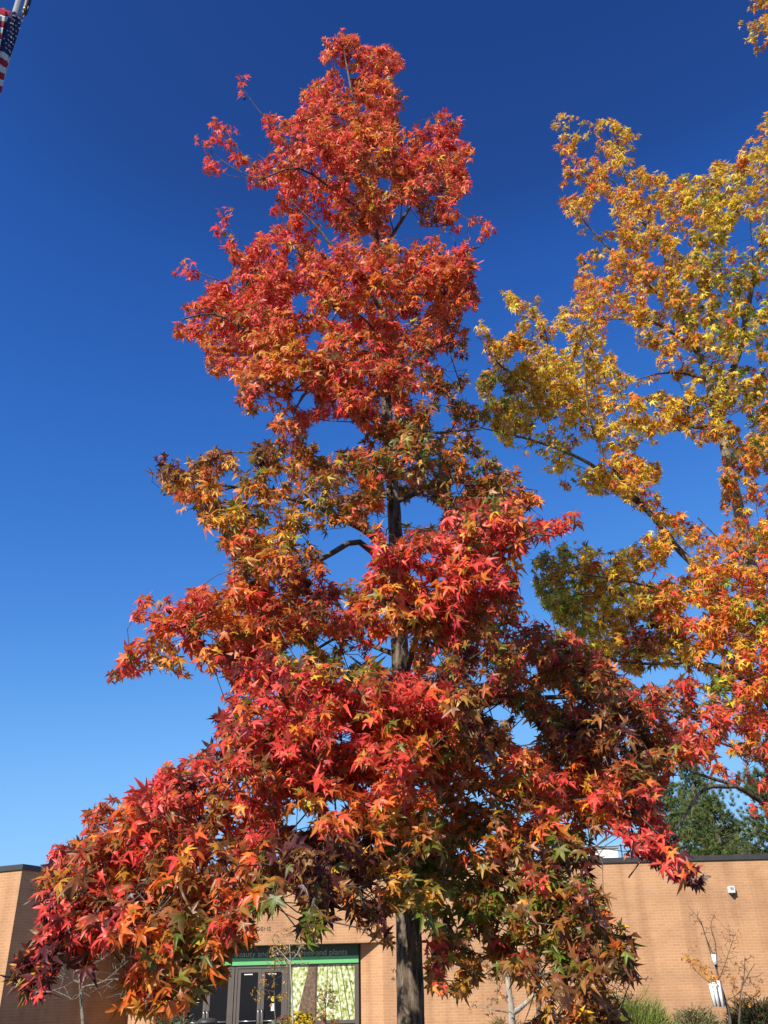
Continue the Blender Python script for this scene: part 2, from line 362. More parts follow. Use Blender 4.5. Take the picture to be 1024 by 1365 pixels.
for qa, qb, wd_ in ((447, 456, .009), (454, 466, .012), (462, 476, .010), (389, 390, .012), (443, 444, .007), (437, 433, .008)):
    a0, b0 = at(qa, 1287, YD)[0], at(qb, 1354, YD)[0]; z0_, z1_ = zt - .04, .96
    p = MB(); p.add([(a0 - wd_, YD + .046, z0_), (a0 + wd_, YD + .046, z0_), (b0 + wd_ * 1.3, YD + .046, z1_), (b0 - wd_ * 1.3, YD + .046, z1_)], [(0, 3, 2, 1)]); p.build('printed_trunk', M_print_stem, win)
p = MB(); p.box((xm1 - 0.01, YD + 0.02, 0.95), (xm1 + 0.015, YD + 0.045, zt - 0.03)); p.build('mullion', M_frame, win)
# the wing on the left, turned a quarter of a right angle
yw = 25.6
for _ in range(30):
    yw += (H - at(31, 1152, yw)[2]) / 0.15 * 0.5
cw = at(31, 1152, yw)
wing = empty('brick_wing', (cw[0], cw[1], 0), 'tan brick wing at the left edge, one face sunlit and one in shade', 'building', rz=R(-25))
w = MB(); w.box((-14, 0, 0), (0, 11, H - 0.14)); w.build('wall', M_brick, wing, True)
c = MB(); c.box((-14.05, -0.05, H - 0.14), (0.05, 11.05, H)); c.build('coping', M_coping, wing, True)
# rooftop housing, pale box behind the parapet
hv = at(812, 1146, 33)
rt = empty('rooftop_housing', (hv[0], 33, H), 'pale grey rooftop housing behind the parapet, seen through a gap in the leaves', 'rooftop unit')
p = MB(); hz = at(812, 1131, 33)[2]
p.prism([(hv[0] - 0.9, 33), (hv[0] + 0.35, 33), (hv[0] + 0.35, 34.4), (hv[0] - 0.9, 34.4)], H + 0.02, hz); p.build('housing', M_white, rt, bevel=0.02)
p = MB(); p.box((hv[0] - 0.98, 32.95, hz), (hv[0] + 0.4, 34.5, hz + 0.05)); p.build('lid', M_concrete, rt)
p = MB(); p.tube([(hv[0] + 0.45, 32.9, H + 0.02), (hv[0] + 0.45, 32.9, hz + 0.12)], 0.025, 8); p.build('pipe', M_coping, rt)
# wall lamp / sensor box
cb = at(975, 1187.5, YB - 0.06)
lb = empty('wall_light', (cb[0], YB, cb[2] - 0.12), 'small white security light fixed high on the brick wall', 'wall light')
p = MB(); p.box((cb[0] - 0.085, YB - 0.15, cb[2] - 0.06), (cb[0] + 0.085, YB - 0.002, cb[2] + 0.12)); p.build('housing', M_white, lb, bevel=0.012)
p = MB(); p.box((cb[0] - 0.05, YB - 0.156, cb[2] + 0.01), (cb[0] + 0.05, YB - 0.15, cb[2] + 0.09)); p.build('lens', M_concrete, lb)
p = MB(); p.tube([(cb[0], YB - 0.09, cb[2] - 0.06), (cb[0], YB - 0.10, cb[2] - 0.12)], [0.05, 0.04], 10); p.build('sensor', M_black, lb)

# ------------------------------------------------------------------ leaves
def make_template(hi=True):
    lob = [(-118, .62), (-60, .93), (0, 1.0), (60, .93), (118, .62)]
    pts = [(0.0, 0.0)]; bd = [(180, .10)]
    for i, (a, L) in enumerate(lob):
        wd = 15.5 if abs(a) < 100 else 19
        if hi: bd += [(a - wd, .56 * L), (a, L), (a + wd, .56 * L)]
        else: bd += [(a, L)]
        if i < 4: bd += [((a + lob[i + 1][0]) / 2, .345)]
    for a, r_ in bd: pts.append((r_ * math.cos(R(a)), r_ * math.sin(R(a))))
    n_ = len(bd)
    tr = [(0, 1 + i, 1 + (i + 1) % n_) for i in range(n_)]
    k = len(pts); pts += [(0, .012), (0, -.012), (-.8, .009), (-.8, -.009)]      # leaf stalk
    tr += [(k, k + 2, k + 1), (k + 1, k + 2, k + 3)]
    return np.array(pts), np.array(tr), k
TPL = {True: make_template(True), False: make_template(False)}
def unit(v): return v / (np.linalg.norm(v, axis=-1, keepdims=True) + 1e-9)
def leaves_geo(P, T, N, S, C, E, hi=True):
    pts, tr, ks = TPL[hi]
    n_, m_ = len(P), len(pts)
    T = unit(T); N = unit(N - (N * T).sum(1, keepdims=True) * T); B = np.cross(N, T)
    u, v = pts[:, 0][None], pts[:, 1][None]
    curl = rng.uniform(0.1, 0.95, (n_, 1)) ** 1.2; fold = rng.normal(0.1, 0.35, (n_, 1)); tw = rng.normal(0, 0.18, (n_, 1)); ph = rng.uniform(0, 6.28, (n_, 1))
    jit = np.clip(1 + rng.normal(0, 0.13, (n_, 7)), .6, 1.3); jit[:, 5:] = 1                       # every leaf its own lobes
    lob_ = np.round((np.degrees(np.arctan2(pts[:, 1], pts[:, 0])) + 118) / 59).astype(int); lob_ = np.where((lob_ < 0) | (lob_ > 4), 5, lob_); lob_[ks:] = 6; lob_[0] = 6
    f_ = jit[:, lob_]; sk_ = rng.normal(0, 0.1, (n_, 1)); u, v = u * f_ - sk_ * v * (np.arange(m_) < ks), v * f_
    rr = np.sqrt(u * u + v * v)
    wv = -curl * rr * rr + fold * np.abs(v) + tw * u * v + 0.1 * rr * np.sin(5 * np.arctan2(v, u) / 2 + ph)
    stalk = np.arange(m_) >= ks
    wv[:, stalk] = 0.55 * np.abs(pts[stalk, 0])[None] * 0.4
    V = P[:, None] + S[:, None, None] * (u[..., None] * T[:, None] + v[..., None] * B[:, None] + wv[..., None] * N[:, None])
    k = np.clip(rr * 1.05, 0, 1)[..., None] ** 1.3
    Cc = C[:, None] * (1 - k) + E[:, None] * k
    Cc[:, stalk] = np.array([0.3, 0.13, 0.05])
    F_ = tr[None] + (np.arange(n_) * m_)[:, None, None]
    return V.reshape(-1, 3), F_.reshape(-1, 3), Cc.reshape(-1, 3)
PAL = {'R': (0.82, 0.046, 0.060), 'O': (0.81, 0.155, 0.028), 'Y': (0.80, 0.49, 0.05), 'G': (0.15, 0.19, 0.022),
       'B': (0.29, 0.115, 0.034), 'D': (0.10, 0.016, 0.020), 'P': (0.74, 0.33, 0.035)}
KEYS = 'ROYGBDP'; PALV = np.array([PAL[k] for k in KEYS])
def field(anchors, speck=(.012, .03, .03), mul=None):
    A = np.array([a[:2] for a in anchors], float); W = np.zeros((len(A), len(KEYS)))
    for i, a in enumerate(anchors):
        for k, wt in zip(a[2][::2], a[2][1::2]): W[i, KEYS.index(k)] = int(wt)
    if mul is not None: W *= np.array(mul)
    W /= W.sum(1, keepdims=True); W += np.array([.01, .03, speck[0], .005, speck[1], .01, speck[2]]); W /= W.sum(1, keepdims=True)
    def f(xy, sig=32.0):
        d2 = ((xy[:, None] - A[None]) ** 2).sum(-1)
        g_ = 1 / (d2 + 12.0 ** 2) ** 1.6
        return (g_ @ W) / g_.sum(1, keepdims=True)
    return f
def inside(xy, poly):
    x, y = xy[:, 0], xy[:, 1]; r_ = np.zeros(len(xy), bool); p_ = np.array(poly, float); q_ = np.roll(p_, -1, 0)
    for (x0, y0), (x1, y1) in zip(p_, q_):
        cnd = (y0 > y) != (y1 > y)
        r_ ^= cnd & (x < (x1 - x0) * (y - y0) / ((y1 - y0) if y1 != y0 else 1e-9) + x0)
    return r_
def in_holes(xy, holes, k=1.0):
    r_ = np.zeros(len(xy), bool)
    for hx, hy, rx, ry in holes: r_ |= ((xy[:, 0] - hx) / (rx * k)) ** 2 + ((xy[:, 1] - hy) / (ry * k)) ** 2 < 1
    return r_

# ------------------------------------------------------------------ tree skeletons
class Skeleton:
    def __init__(s): s.p = []; s.par = []; s.r = []; s.o = []; s.first = []
    def add(s, p, par, r, o, first): s.p.append(np.asarray(p, float)); s.par.append(par); s.r.append(r); s.o.append(o); s.first.append(first); return len(s.p) - 1
    def line(s, pts, r0, r1, par=-1, order=0, step=0.18, wob=0.0):
        P = np.array(pts, float)
        # a smooth curve through the points
        t = np.concatenate([[0], np.cumsum(np.linalg.norm(np.diff(P, axis=0), axis=1))]); n_ = max(2, int(t[-1] / step))
        tt = np.linspace(0, t[-1], n_ + 1); m_ = np.gradient(P, t, axis=0)
        Q = []
        for x in tt:
            i = min(len(t) - 2, np.searchsorted(t, x, 'right') - 1); h = t[i + 1] - t[i]; u = (x - t[i]) / h
            Q.append((2 * u**3 - 3 * u**2 + 1) * P[i] + (u**3 - 2 * u**2 + u) * h * m_[i] + (-2 * u**3 + 3 * u**2) * P[i + 1] + (u**3 - u**2) * h * m_[i + 1])
        Q = np.array(Q)
        if wob: Q[1:-1] += np.cumsum(rng.normal(0, wob, (len(Q) - 2, 3)), 0) * np.linspace(1, 0, len(Q) - 2)[:, None] * 0.6
        ids = []; k = par; fid = s.first[par] if (par >= 0 and order > 1) else -1
        for j, q in enumerate(Q):
            if j == 0 and par >= 0: continue
            r_ = r0 + (r1 - r0) * (j / n_)
            k = s.add(q, k, r_, order, fid)
            if fid == -1 and order >= 1: s.first[k] = k; fid = k
            ids.append(k)
        return ids
    def nearest(s, p, order_max=99): 
        P = np.array(s.p); d = np.linalg.norm(P - p, axis=1); d[np.array(s.o) > order_max] = 1e9; return int(d.argmin())
    def grow(s, c, wob=0.03, clear=None):
        P = np.array(s.p); dv = c - P; d = np.linalg.norm(dv, axis=1)
        par = np.array(s.par); pp = P[np.maximum(par, 0)]; di = unit(P - pp)
        cosang = (unit(dv) * di).sum(1)
        o = np.array(s.o)
        cost = d * (1.0 + 0.35 * (1 - np.clip(cosang, -1, 1)) * (o > 0)) + 0.35 * np.clip(P[:, 2] - c[2], 0, None) + 0.25 * (o == 0)
        k = int(cost.argmin())
        if clear is not None and not clear(P[k] + (c - P[k]) * np.linspace(0.15, 0.85, 5)[:, None]): return None
        n_ = max(1, int(d[k] / 0.16)); a = P[k]; ctrl = a + di[k] * d[k] * (0.3 if o[k] > 0 else 0.05) + (c - a) * 0.3 + np.array([0, 0, 0.05 * d[k]])
        j = k; od = o[k] + 1; fid = s.first[k] if od > 1 else -1
        for i in range(1, n_ + 1):
            u = i / n_; q = (1 - u)**2 * a + 2 * u * (1 - u) * ctrl + u * u * c
            if i < n_: q = q + rng.normal(0, wob, 3) * 0.5
            j = s.add(q, j, 0, od, fid)
            if fid == -1: s.first[j] = j; fid = j
        return j
    def radii(s, tip=0.0032, ex=2.35):
        n_ = len(s.p); acc = np.zeros(n_)
        kids = np.zeros(n_, int)
        for i in range(n_ - 1, -1, -1):
            if kids[i] == 0: acc[i] = tip ** ex
            if s.par[i] >= 0: acc[s.par[i]] += acc[i]; kids[s.par[i]] += 1
        rr = np.minimum(acc ** (1 / ex), 0.032)
        base = np.array(s.r); s.rad = np.where(base > 0, np.maximum(base, np.minimum(rr, base * 1.15)), rr)
        for i in range(n_):
            if s.par[i] >= 0: s.rad[i] = min(s.rad[i], s.rad[s.par[i]])
    def chains(s):
        """the skeleton as unbranched runs of points"""
        n_ = len(s.p); ch = [[] for _ in range(n_)]
        for i, p_ in enumerate(s.par):
            if p_ >= 0: ch[p_].append(i)
        outl = []
        st = [i for i in range(n_) if s.par[i] < 0]
        while st:
            i = st.pop(); run = ([s.par[i]] if s.par[i] >= 0 else []) + [i]; c_ = ch[i]
            while c_:
                nx = max(c_, key=lambda q: (s.rad[q], -q))
                st += [q for q in c_ if q != nx]; run.append(nx); c_ = ch[nx]
            outl.append((s.first[i], run))
        return outl

def quad_tri(Q): return np.concatenate([Q[:, [0, 1, 2]], Q[:, [0, 2, 3]]])
def tree_wood(root, sk, mat_trunk, mat_branch, extra, max_branch=60, sides=9, ridge=0.0):
    """trunk, up to max_branch limbs each with its side twigs, as parts of the tree"""
    sk.radii(getattr(sk, 'tip', 0.0032)); groups = {}
    for fid, run in sk.chains():
        pts = np.array([sk.p[i] for i in run]); rad = sk.rad[run].copy()
        if len(run) > 1 and sk.par[run[1]] == run[0]: rad[0] = min(rad[0], rad[1] * 1.25)
        n_ = 24 if fid == -1 else (sides if rad.max() > 0.02 else 5 if rad.max() > 0.007 else 4)
        V, Q = tube_geo(pts, rad, n_)
        if fid == -1 and ridge:
            j = np.arange(len(V)); nrm = unit(V - np.repeat(pts, n_, 0))
            V = V + nrm * (ridge * np.sin(j % n_ * 2.4 + np.sin(j // n_ * 0.7) * 2.0) * np.repeat(rad, n_) + rng.normal(0, ridge * 0.5, len(V)) * np.repeat(rad, n_))[:, None]
        groups.setdefault(fid, []).append((V, quad_tri(Q)))
    for fid, lst in extra.items(): groups.setdefault(fid, []).extend(lst)
    def merge(l):
        k = 0; VV = []; TT = []
        for V, T in l: VV.append(V); TT.append(T + k); k += len(V)
        return np.concatenate(VV), np.concatenate(TT)
    big = sorted([f for f in groups if f != -1], key=lambda f: -sum(len(v) for v, _ in groups[f]))
    V, T = merge(groups[-1]); tri_mesh('trunk', V, T, mat_trunk, root, smooth=True)
    for f in big[:max_branch]:
        V, T = merge(groups[f]); tri_mesh('branch', V, T, mat_branch, root, smooth=True)
    rest = [g_ for f in big[max_branch:] for g_ in groups[f]]
    if rest:
        V, T = merge(rest); o = tri_mesh('small_twigs', V, T, mat_branch, root, smooth=True); o['kind'] = 'stuff'

def foliage(sk, clumps, colour_of, ok_tip, ok_leaf, n_tip, spread, n_leaf, size, hi, sun_lean=0.6, droop=(0.15, 1.15)):
    """twigs and leaf rosettes round every clump; returns leaf arrays and twig pieces by limb"""
    twigs = {}; P = []; T = []; N = []; S = []; W = []
    ctr = np.mean([sk.p[i] for i in range(len(sk.p)) if sk.o[i] == 0], axis=0)
    for node in clumps:
        c = sk.p[node]; k = sk.par[node]; ax = unit(c - sk.p[k]) if k >= 0 else np.array([0, 0, 1.0])
        nt_ = max(2, rng.poisson(n_tip)); tips = [c + ax * spread * 0.25]
        for _ in range(nt_ - 1):
            d_ = unit(ax * 0.7 + rng.normal(0, 0.75, 3) * np.array([1, 1, 0.7])); tips.append(c + d_ * spread * rng.uniform(0.45, 1.15) + np.array([0, 0, -0.05 * spread]))
        tips = np.array(tips); tips = tips[ok_tip(tips)]
        for tp in tips:
            L = np.linalg.norm(tp - c)
            if L > 0.03:
                mid = (tp + c) / 2 + rng.normal(0, 0.08 * L, 3) + np.array([0, 0, 0.04 * L])
                V, Q = tube_geo(np.array([c, mid, tp]), [0.0036, 0.003, 0.002], 3)
                twigs.setdefault(sk.first[node], []).append((V, quad_tri(Q)))
            a2 = unit(tp - c + ax * 0.1)
            nl = max(3, rng.poisson(n_leaf)); ang = np.arange(nl) * 2.4 + rng.uniform(0, 6.28)
            e1 = unit(np.cross(a2, [0.3, 0.2, 0.95])); e2 = np.cross(a2, e1)
            rad = np.cos(ang)[:, None] * e1 + np.sin(ang)[:, None] * e2
            d_ = unit(rad + a2 * rng.uniform(0.0, 0.9, (nl, 1)) + np.array([0, 0, 0.15]))
            sz = size * np.clip(rng.normal(1.0, 0.26, nl), 0.45, 1.5)
            p_ = tp - a2 * rng.uniform(0, 0.09, (nl, 1)) + d_ * sz[:, None] * rng.uniform(0.55, 1.0, (nl, 1))
            t_ = unit(d_ + rng.normal(0, 0.25, (nl, 3)) + np.array([0, 0, -1.0]) * rng.uniform(droop[0], droop[1], (nl, 1)))
            n2 = np.array([0, 0, 0.5]) + d_ * 0.3 + sd * sun_lean + rng.normal(0, 0.68, (nl, 3))
            P.append(p_); T.append(t_); N.append(n2); S.append(sz)
            W.append(np.tile(rng.random(4), (nl, 1)))
    P = np.concatenate(P); T = np.concatenate(T); N = np.concatenate(N); S = np.concatenate(S); W = np.concatenate(W)
    mid = P + unit(T) * S[:, None] * 0.35
    k = ok_leaf(mid); P, T, N, S, W, mid = P[k], T[k], N[k], S[k], W[k], mid[k]
    C, E = colour_of(mid, W)
    return (P, T, N, S, C, E), twigs
def colours_from(fld, jitter=0.22, tint=(1, 1, 1)):
    def f(P, W):
        w_ = fld(project(P)); cum = np.cumsum(w_, 1)
        u = np.where(rng.random(len(P)) < 0.74, W[:, 0], rng.random(len(P)))
        i = np.minimum((u[:, None] > cum).sum(1), len(KEYS) - 1); E = PALV[i].copy()
        u2 = np.where(rng.random(len(P)) < 0.6, u, rng.random(len(P))); j = np.minimum((u2[:, None] > cum).sum(1), len(KEYS) - 1); C = PALV[j].copy()
        C = C * 0.8 + np.array([0.55, 0.26, 0.03]) * 0.2 * (C.sum(1, keepdims=True) / 0.8)
        g_ = np.exp(rng.normal(0, jitter, (len(P), 1))) * np.exp(0.12 * (W[:, 1:2] - 0.5)); h_ = 1 + rng.normal(0, 0.10, (len(P), 3))
        return np.clip(C * g_ * h_ * tint, 0.004, 0.9), np.clip(E * g_ * h_ * tint, 0.004, 0.9)
    return f
def add_crown(root, arr, mat, hi_dist, name='crown'):
    P = arr[0]; near = np.linalg.norm(P - CAM, axis=1) < hi_dist
    out_ = []; k = 0
    for hi, sel in ((True, near), (False, ~near)):
        if sel.any():
            V, T, C = leaves_geo(*[a[sel] for a in arr], hi=hi); out_.append((V, T + k, C)); k += len(V)
    return tri_mesh(name, np.concatenate([o[0] for o in out_]), np.concatenate([o[1] for o in out_]), mat, root, np.concatenate([o[2] for o in out_]))
# ------------------------------------------------------------------ the red sweetgum
OUT1 = [(455,36),(475,44),(484,57),(500,62),(515,57),(530,70),(540,90),(526,101),(522,113),(541,125),(546,140),(531,150),(536,170),(548,178),(555,152),(575,147),(600,141),(613,145),(619,165),(611,178),(632,198),(634,212),(616,216),(626,235),(629,248),(613,262),(600,277),(625,284),(650,290),(659,305),(680,311),(689,325),(671,335),(660,346),(640,353),(627,366),(636,385),(641,402),(631,420),(612,430),(626,440),(622,470),(632,500),(617,520),(622,540),(652,545),(650,560),(642,575),(647,588),(664,591),(691,610),(699,625),(696,645),(722,655),(723,670),(706,681),(692,690),(720,694),(750,686),(767,690),(769,706),(741,714),(719,722),(703,722),(698,760),(694,790),(703,812),(730,830),(765,845),(800,872),(830,900),(850,918),(888,908),(925,902),(966,932),(974,965),(970,992),(960,1012),(925,1022),(890,1040),(876,1060),(885,1098),(903,1128),(937,1160),(940,1184),(917,1182),(895,1167),(868,1154),(850,1142),(838,1140),(832,1118),(812,1106),(796,1112),(797,1150),(791,1180),(813,1195),(822,1220),(838,1240),(848,1260),(850,1290),(853,1312),(832,1303),(812,1296),(800,1312),(822,1330),(842,1365),(842,1400),(700,1400),(690,1365),(730,1345),(700,1318),(672,1300),(660,1318),(640,1302),(612,1340),(590,1330),(572,1318),(566,1270),(563,1215),(530,1206),(522,1268),(506,1262),(508,1215),(486,1250),(468,1240),(462,1205),(440,1200),(446,1245),(424,1244),(414,1268),(402,1262),(396,1240),(408,1215),(392,1180),(372,1200),(360,1224),(345,1216),(334,1232),(337,1262),(316,1268),(300,1285),(310,1300),(296,1320),(284,1310),(262,1345),(238,1340),(226,1356),(186,1358),(178,1346),(152,1350),(166,1322),(160,1300),(184,1285),(190,1262),(160,1250),(150,1268),(128,1270),(118,1300),(96,1290),(84,1262),(78,1290),(70,1310),(52,1335),(24,1330),(30,1315),(8,1304),(14,1290),(34,1264),(56,1240),(50,1200),(44,1180),(60,1150),(70,1120),(118,1118),(110,1098),(126,1060),(150,1065),(175,1060),(202,1040),(216,1015),(240,1015),(262,1000),(286,980),(280,960),(302,945),(292,928),(310,905),(300,898),(272,905),(240,907),(222,896),(200,896),(180,906),(150,918),(139,905),(150,890),(166,870),(166,850),(176,820),(170,800),(200,794),(215,795),(240,800),(250,785),(270,779),(290,789),(302,784),(303,760),(302,740),(290,730),(272,715),(264,690),(260,670),(248,665),(242,692),(225,672),(205,650),(197,630),(205,609),(225,604),(245,610),(260,615),(275,600),(290,597),(310,600),(330,604),(326,580),(321,550),(316,520),(310,500),(290,502),(275,497),(275,470),(260,456),(235,451),(227,435),(235,414),(245,405),(262,400),(281,390),(265,377),(245,374),(236,358),(250,349),(275,367),(290,377),(305,369),(311,350),(291,310),(287,295),(305,289),(319,300),(311,320),(319,338),(335,329),(346,305),(330,270),(325,260),(331,245),(325,225),(340,214),(356,210),(370,199),(350,170),(345,155),(360,149),(376,160),(391,154),(400,130),(405,115),(395,95),(410,87),(425,75),(424,50),(440,39)]
HOLES1 = [(400,404,9,10),(390,345,6,12),(541,300,15,24),(512,245,9,7),(448,578,28,17),(405,535,12,9),(350,560,8,8),(462,735,26,30),(498,690,9,7),(562,686,24,15),(276,852,9,7),(395,868,13,8),(436,858,12,8),(470,876,14,8),(505,868,10,7),(520,700,9,22),(400,1092,20,13),(450,1071,14,8),(455,985,10,8),(664,947,17,8),(697,980,15,14),(735,927,14,8),(711,893,7,6),(425,720,7,9),(588,560,12,8),(360,640,5,6),(560,80,12,14),(610,655,10,8),(575,905,9,6),(470,650,6,6),(585,880,7,6),(640,905,9,6),(600,500,8,9),(445,420,6,7),(470,250,6,6),(640,1262,9,12),(610,1228,7,9),(668,1240,8,12),(700,1262,9,10),(725,1290,9,16),(600,1300,9,14),(648,1290,9,12),(760,1312,12,8),(745,1345,10,10),(812,1122,16,10),(690,1345,14,22),(490,1195,12,8),(355,1180,6,6)]
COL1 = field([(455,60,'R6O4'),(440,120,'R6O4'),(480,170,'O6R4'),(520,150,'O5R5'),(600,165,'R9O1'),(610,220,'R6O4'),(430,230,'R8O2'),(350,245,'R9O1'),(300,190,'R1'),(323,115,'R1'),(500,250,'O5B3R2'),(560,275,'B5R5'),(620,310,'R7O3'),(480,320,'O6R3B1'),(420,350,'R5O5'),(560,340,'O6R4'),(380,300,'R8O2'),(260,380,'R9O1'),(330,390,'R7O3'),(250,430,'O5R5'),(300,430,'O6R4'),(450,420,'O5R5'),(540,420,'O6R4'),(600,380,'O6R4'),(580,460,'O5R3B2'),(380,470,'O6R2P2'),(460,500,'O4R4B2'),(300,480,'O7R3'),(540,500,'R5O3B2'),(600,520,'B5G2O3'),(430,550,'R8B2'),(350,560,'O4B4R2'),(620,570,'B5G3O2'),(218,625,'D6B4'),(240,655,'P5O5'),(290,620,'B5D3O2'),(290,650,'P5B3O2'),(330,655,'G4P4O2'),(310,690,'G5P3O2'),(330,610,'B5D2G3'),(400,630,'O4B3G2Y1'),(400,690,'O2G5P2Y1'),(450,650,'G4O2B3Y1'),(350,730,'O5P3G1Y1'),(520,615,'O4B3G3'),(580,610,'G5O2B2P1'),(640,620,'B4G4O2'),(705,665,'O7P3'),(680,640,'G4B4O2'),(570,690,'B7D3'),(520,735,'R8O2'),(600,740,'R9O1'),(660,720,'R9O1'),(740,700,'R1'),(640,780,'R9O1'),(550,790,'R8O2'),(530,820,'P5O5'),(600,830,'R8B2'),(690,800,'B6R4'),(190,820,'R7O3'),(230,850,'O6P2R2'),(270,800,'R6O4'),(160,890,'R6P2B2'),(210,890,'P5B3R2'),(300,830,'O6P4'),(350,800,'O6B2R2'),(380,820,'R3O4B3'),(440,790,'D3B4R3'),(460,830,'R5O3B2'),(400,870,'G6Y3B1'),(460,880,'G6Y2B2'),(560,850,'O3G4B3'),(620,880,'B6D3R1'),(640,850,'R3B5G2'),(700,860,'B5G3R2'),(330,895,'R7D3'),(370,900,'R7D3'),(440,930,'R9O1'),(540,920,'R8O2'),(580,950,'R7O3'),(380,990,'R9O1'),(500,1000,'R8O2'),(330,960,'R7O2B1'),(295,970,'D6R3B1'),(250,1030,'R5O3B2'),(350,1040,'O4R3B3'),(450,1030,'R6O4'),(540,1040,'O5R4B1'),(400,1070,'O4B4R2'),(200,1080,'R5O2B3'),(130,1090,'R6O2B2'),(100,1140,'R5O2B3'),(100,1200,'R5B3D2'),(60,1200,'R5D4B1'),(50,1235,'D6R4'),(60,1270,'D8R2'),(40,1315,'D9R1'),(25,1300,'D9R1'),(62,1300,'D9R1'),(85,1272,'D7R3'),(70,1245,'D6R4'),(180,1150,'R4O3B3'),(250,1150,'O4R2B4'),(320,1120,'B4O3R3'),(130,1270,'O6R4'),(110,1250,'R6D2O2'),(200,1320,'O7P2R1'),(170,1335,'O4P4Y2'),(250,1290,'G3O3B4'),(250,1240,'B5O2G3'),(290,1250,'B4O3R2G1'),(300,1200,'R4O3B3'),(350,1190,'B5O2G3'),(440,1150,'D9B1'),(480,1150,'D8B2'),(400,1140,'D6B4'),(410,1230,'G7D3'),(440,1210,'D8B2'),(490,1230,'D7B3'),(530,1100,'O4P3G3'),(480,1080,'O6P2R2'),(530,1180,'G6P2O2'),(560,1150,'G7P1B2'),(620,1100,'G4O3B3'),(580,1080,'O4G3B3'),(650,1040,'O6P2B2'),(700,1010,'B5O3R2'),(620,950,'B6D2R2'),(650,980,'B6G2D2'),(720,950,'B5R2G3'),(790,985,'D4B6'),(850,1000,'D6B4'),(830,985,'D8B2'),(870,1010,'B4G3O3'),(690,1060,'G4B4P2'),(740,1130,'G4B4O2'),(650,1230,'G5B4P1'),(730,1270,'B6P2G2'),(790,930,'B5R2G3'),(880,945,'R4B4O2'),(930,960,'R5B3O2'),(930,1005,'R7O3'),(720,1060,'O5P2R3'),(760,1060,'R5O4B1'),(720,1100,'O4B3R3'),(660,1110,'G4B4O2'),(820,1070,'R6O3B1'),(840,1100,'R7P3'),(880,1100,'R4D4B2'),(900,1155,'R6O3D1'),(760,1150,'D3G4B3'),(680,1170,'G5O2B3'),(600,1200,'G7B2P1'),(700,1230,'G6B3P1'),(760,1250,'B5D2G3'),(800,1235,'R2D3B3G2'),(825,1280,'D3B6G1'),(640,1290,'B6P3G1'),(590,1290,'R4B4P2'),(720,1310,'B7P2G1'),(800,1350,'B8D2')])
def idw(anchors):
    A = np.array(anchors, float)
    def f(xy):
        d2 = ((xy[:, None] - A[None, :, :2]) ** 2).sum(-1); g_ = 1 / (d2 + 400) ** 1.5
        return (g_ @ A[:, 2:]) / g_.sum(1, keepdims=True)
    return f
DEP1 = idw([(455,60,7.2,7.8),(480,200,6.4,8.6),(330,250,6.6,8.0),(610,200,7.0,8.2),(480,350,5.9,9.0),(260,400,6.6,7.6),(640,330,6.6,8.0),(480,500,5.8,9.2),(300,460,6.1,8.1),(630,560,6.5,8.6),(220,630,6.2,7.2),(400,660,5.7,8.3),(540,620,5.7,8.8),(690,650,6.7,7.9),(170,860,5.8,6.8),(300,830,5.8,7.8),(450,860,6.3,9.2),(600,770,4.9,5.9),(680,730,4.9,5.7),(530,790,5.1,6.2),(680,870,6.0,8.8),(580,880,6.5,9),(350,950,4.8,6.2),(540,940,5.0,6.4),(450,980,4.7,6.4),(300,1050,4.6,6.3),(150,1100,4.4,5.8),(60,1270,4.3,5.0),(60,1180,4.4,5.2),(200,1250,3.9,5.8),(190,1330,4.0,4.9),(320,1150,4.3,6.8),(440,1150,4.0,5.8),(410,1230,3.6,4.1),(490,1230,4.2,5.0),(560,1180,4.8,8.0),(620,1240,5.2,7.6),(650,1000,5.6,9.0),(750,1250,4.9,6.6),(700,1150,5.0,8.3),(830,1270,4.9,5.9),(780,1350,4.6,5.4),(880,1100,5.6,7.2),(910,1160,5.5,6.3),(830,990,5.8,7.8),(930,960,6.0,7.6),(780,1050,5.4,7.8)])
sweet = empty('sweetgum_tree', tuple(at(547, 1365, 7.5)[:2]) + (0,), 'tall red and orange sweetgum with a straight dark trunk in front of the entrance', 'tree')
sk = Skeleton()
base = at(547, 1365, 7.5)
tp_ = [(base[0] + 0.015, 7.5, -0.15), (base[0] + 0.01, 7.5, 0.35)] + [tuple(at(x, y, 7.5)) for x, y in ((547,1340),(545,1250),(541,1120),(537,1000),(533,870),(526,690),(517,570),(511,420),(494,260),(470,130),(456,52))]
tr_ids = sk.line(tp_, 0.15, 0.012, -1, 0, 0.12)
for i in tr_ids:
    z = sk.p[i][2]; ztop = tp_[-1][2]; sk.r[i] = 0.006 + 0.107 * (1 - max(0, z) / ztop) ** 1.1 + 0.06 * math.exp(-max(0, z) / 0.22)
def bough(pts, r0, r1=0.008, order=1):
    P = [at(*p) for p in pts]
    k = sk.nearest(P[0], 0 if order == 1 else 9)
    return sk.line([sk.p[k]] + P[1:], r0, r1, k, order, 0.16, 0.012)
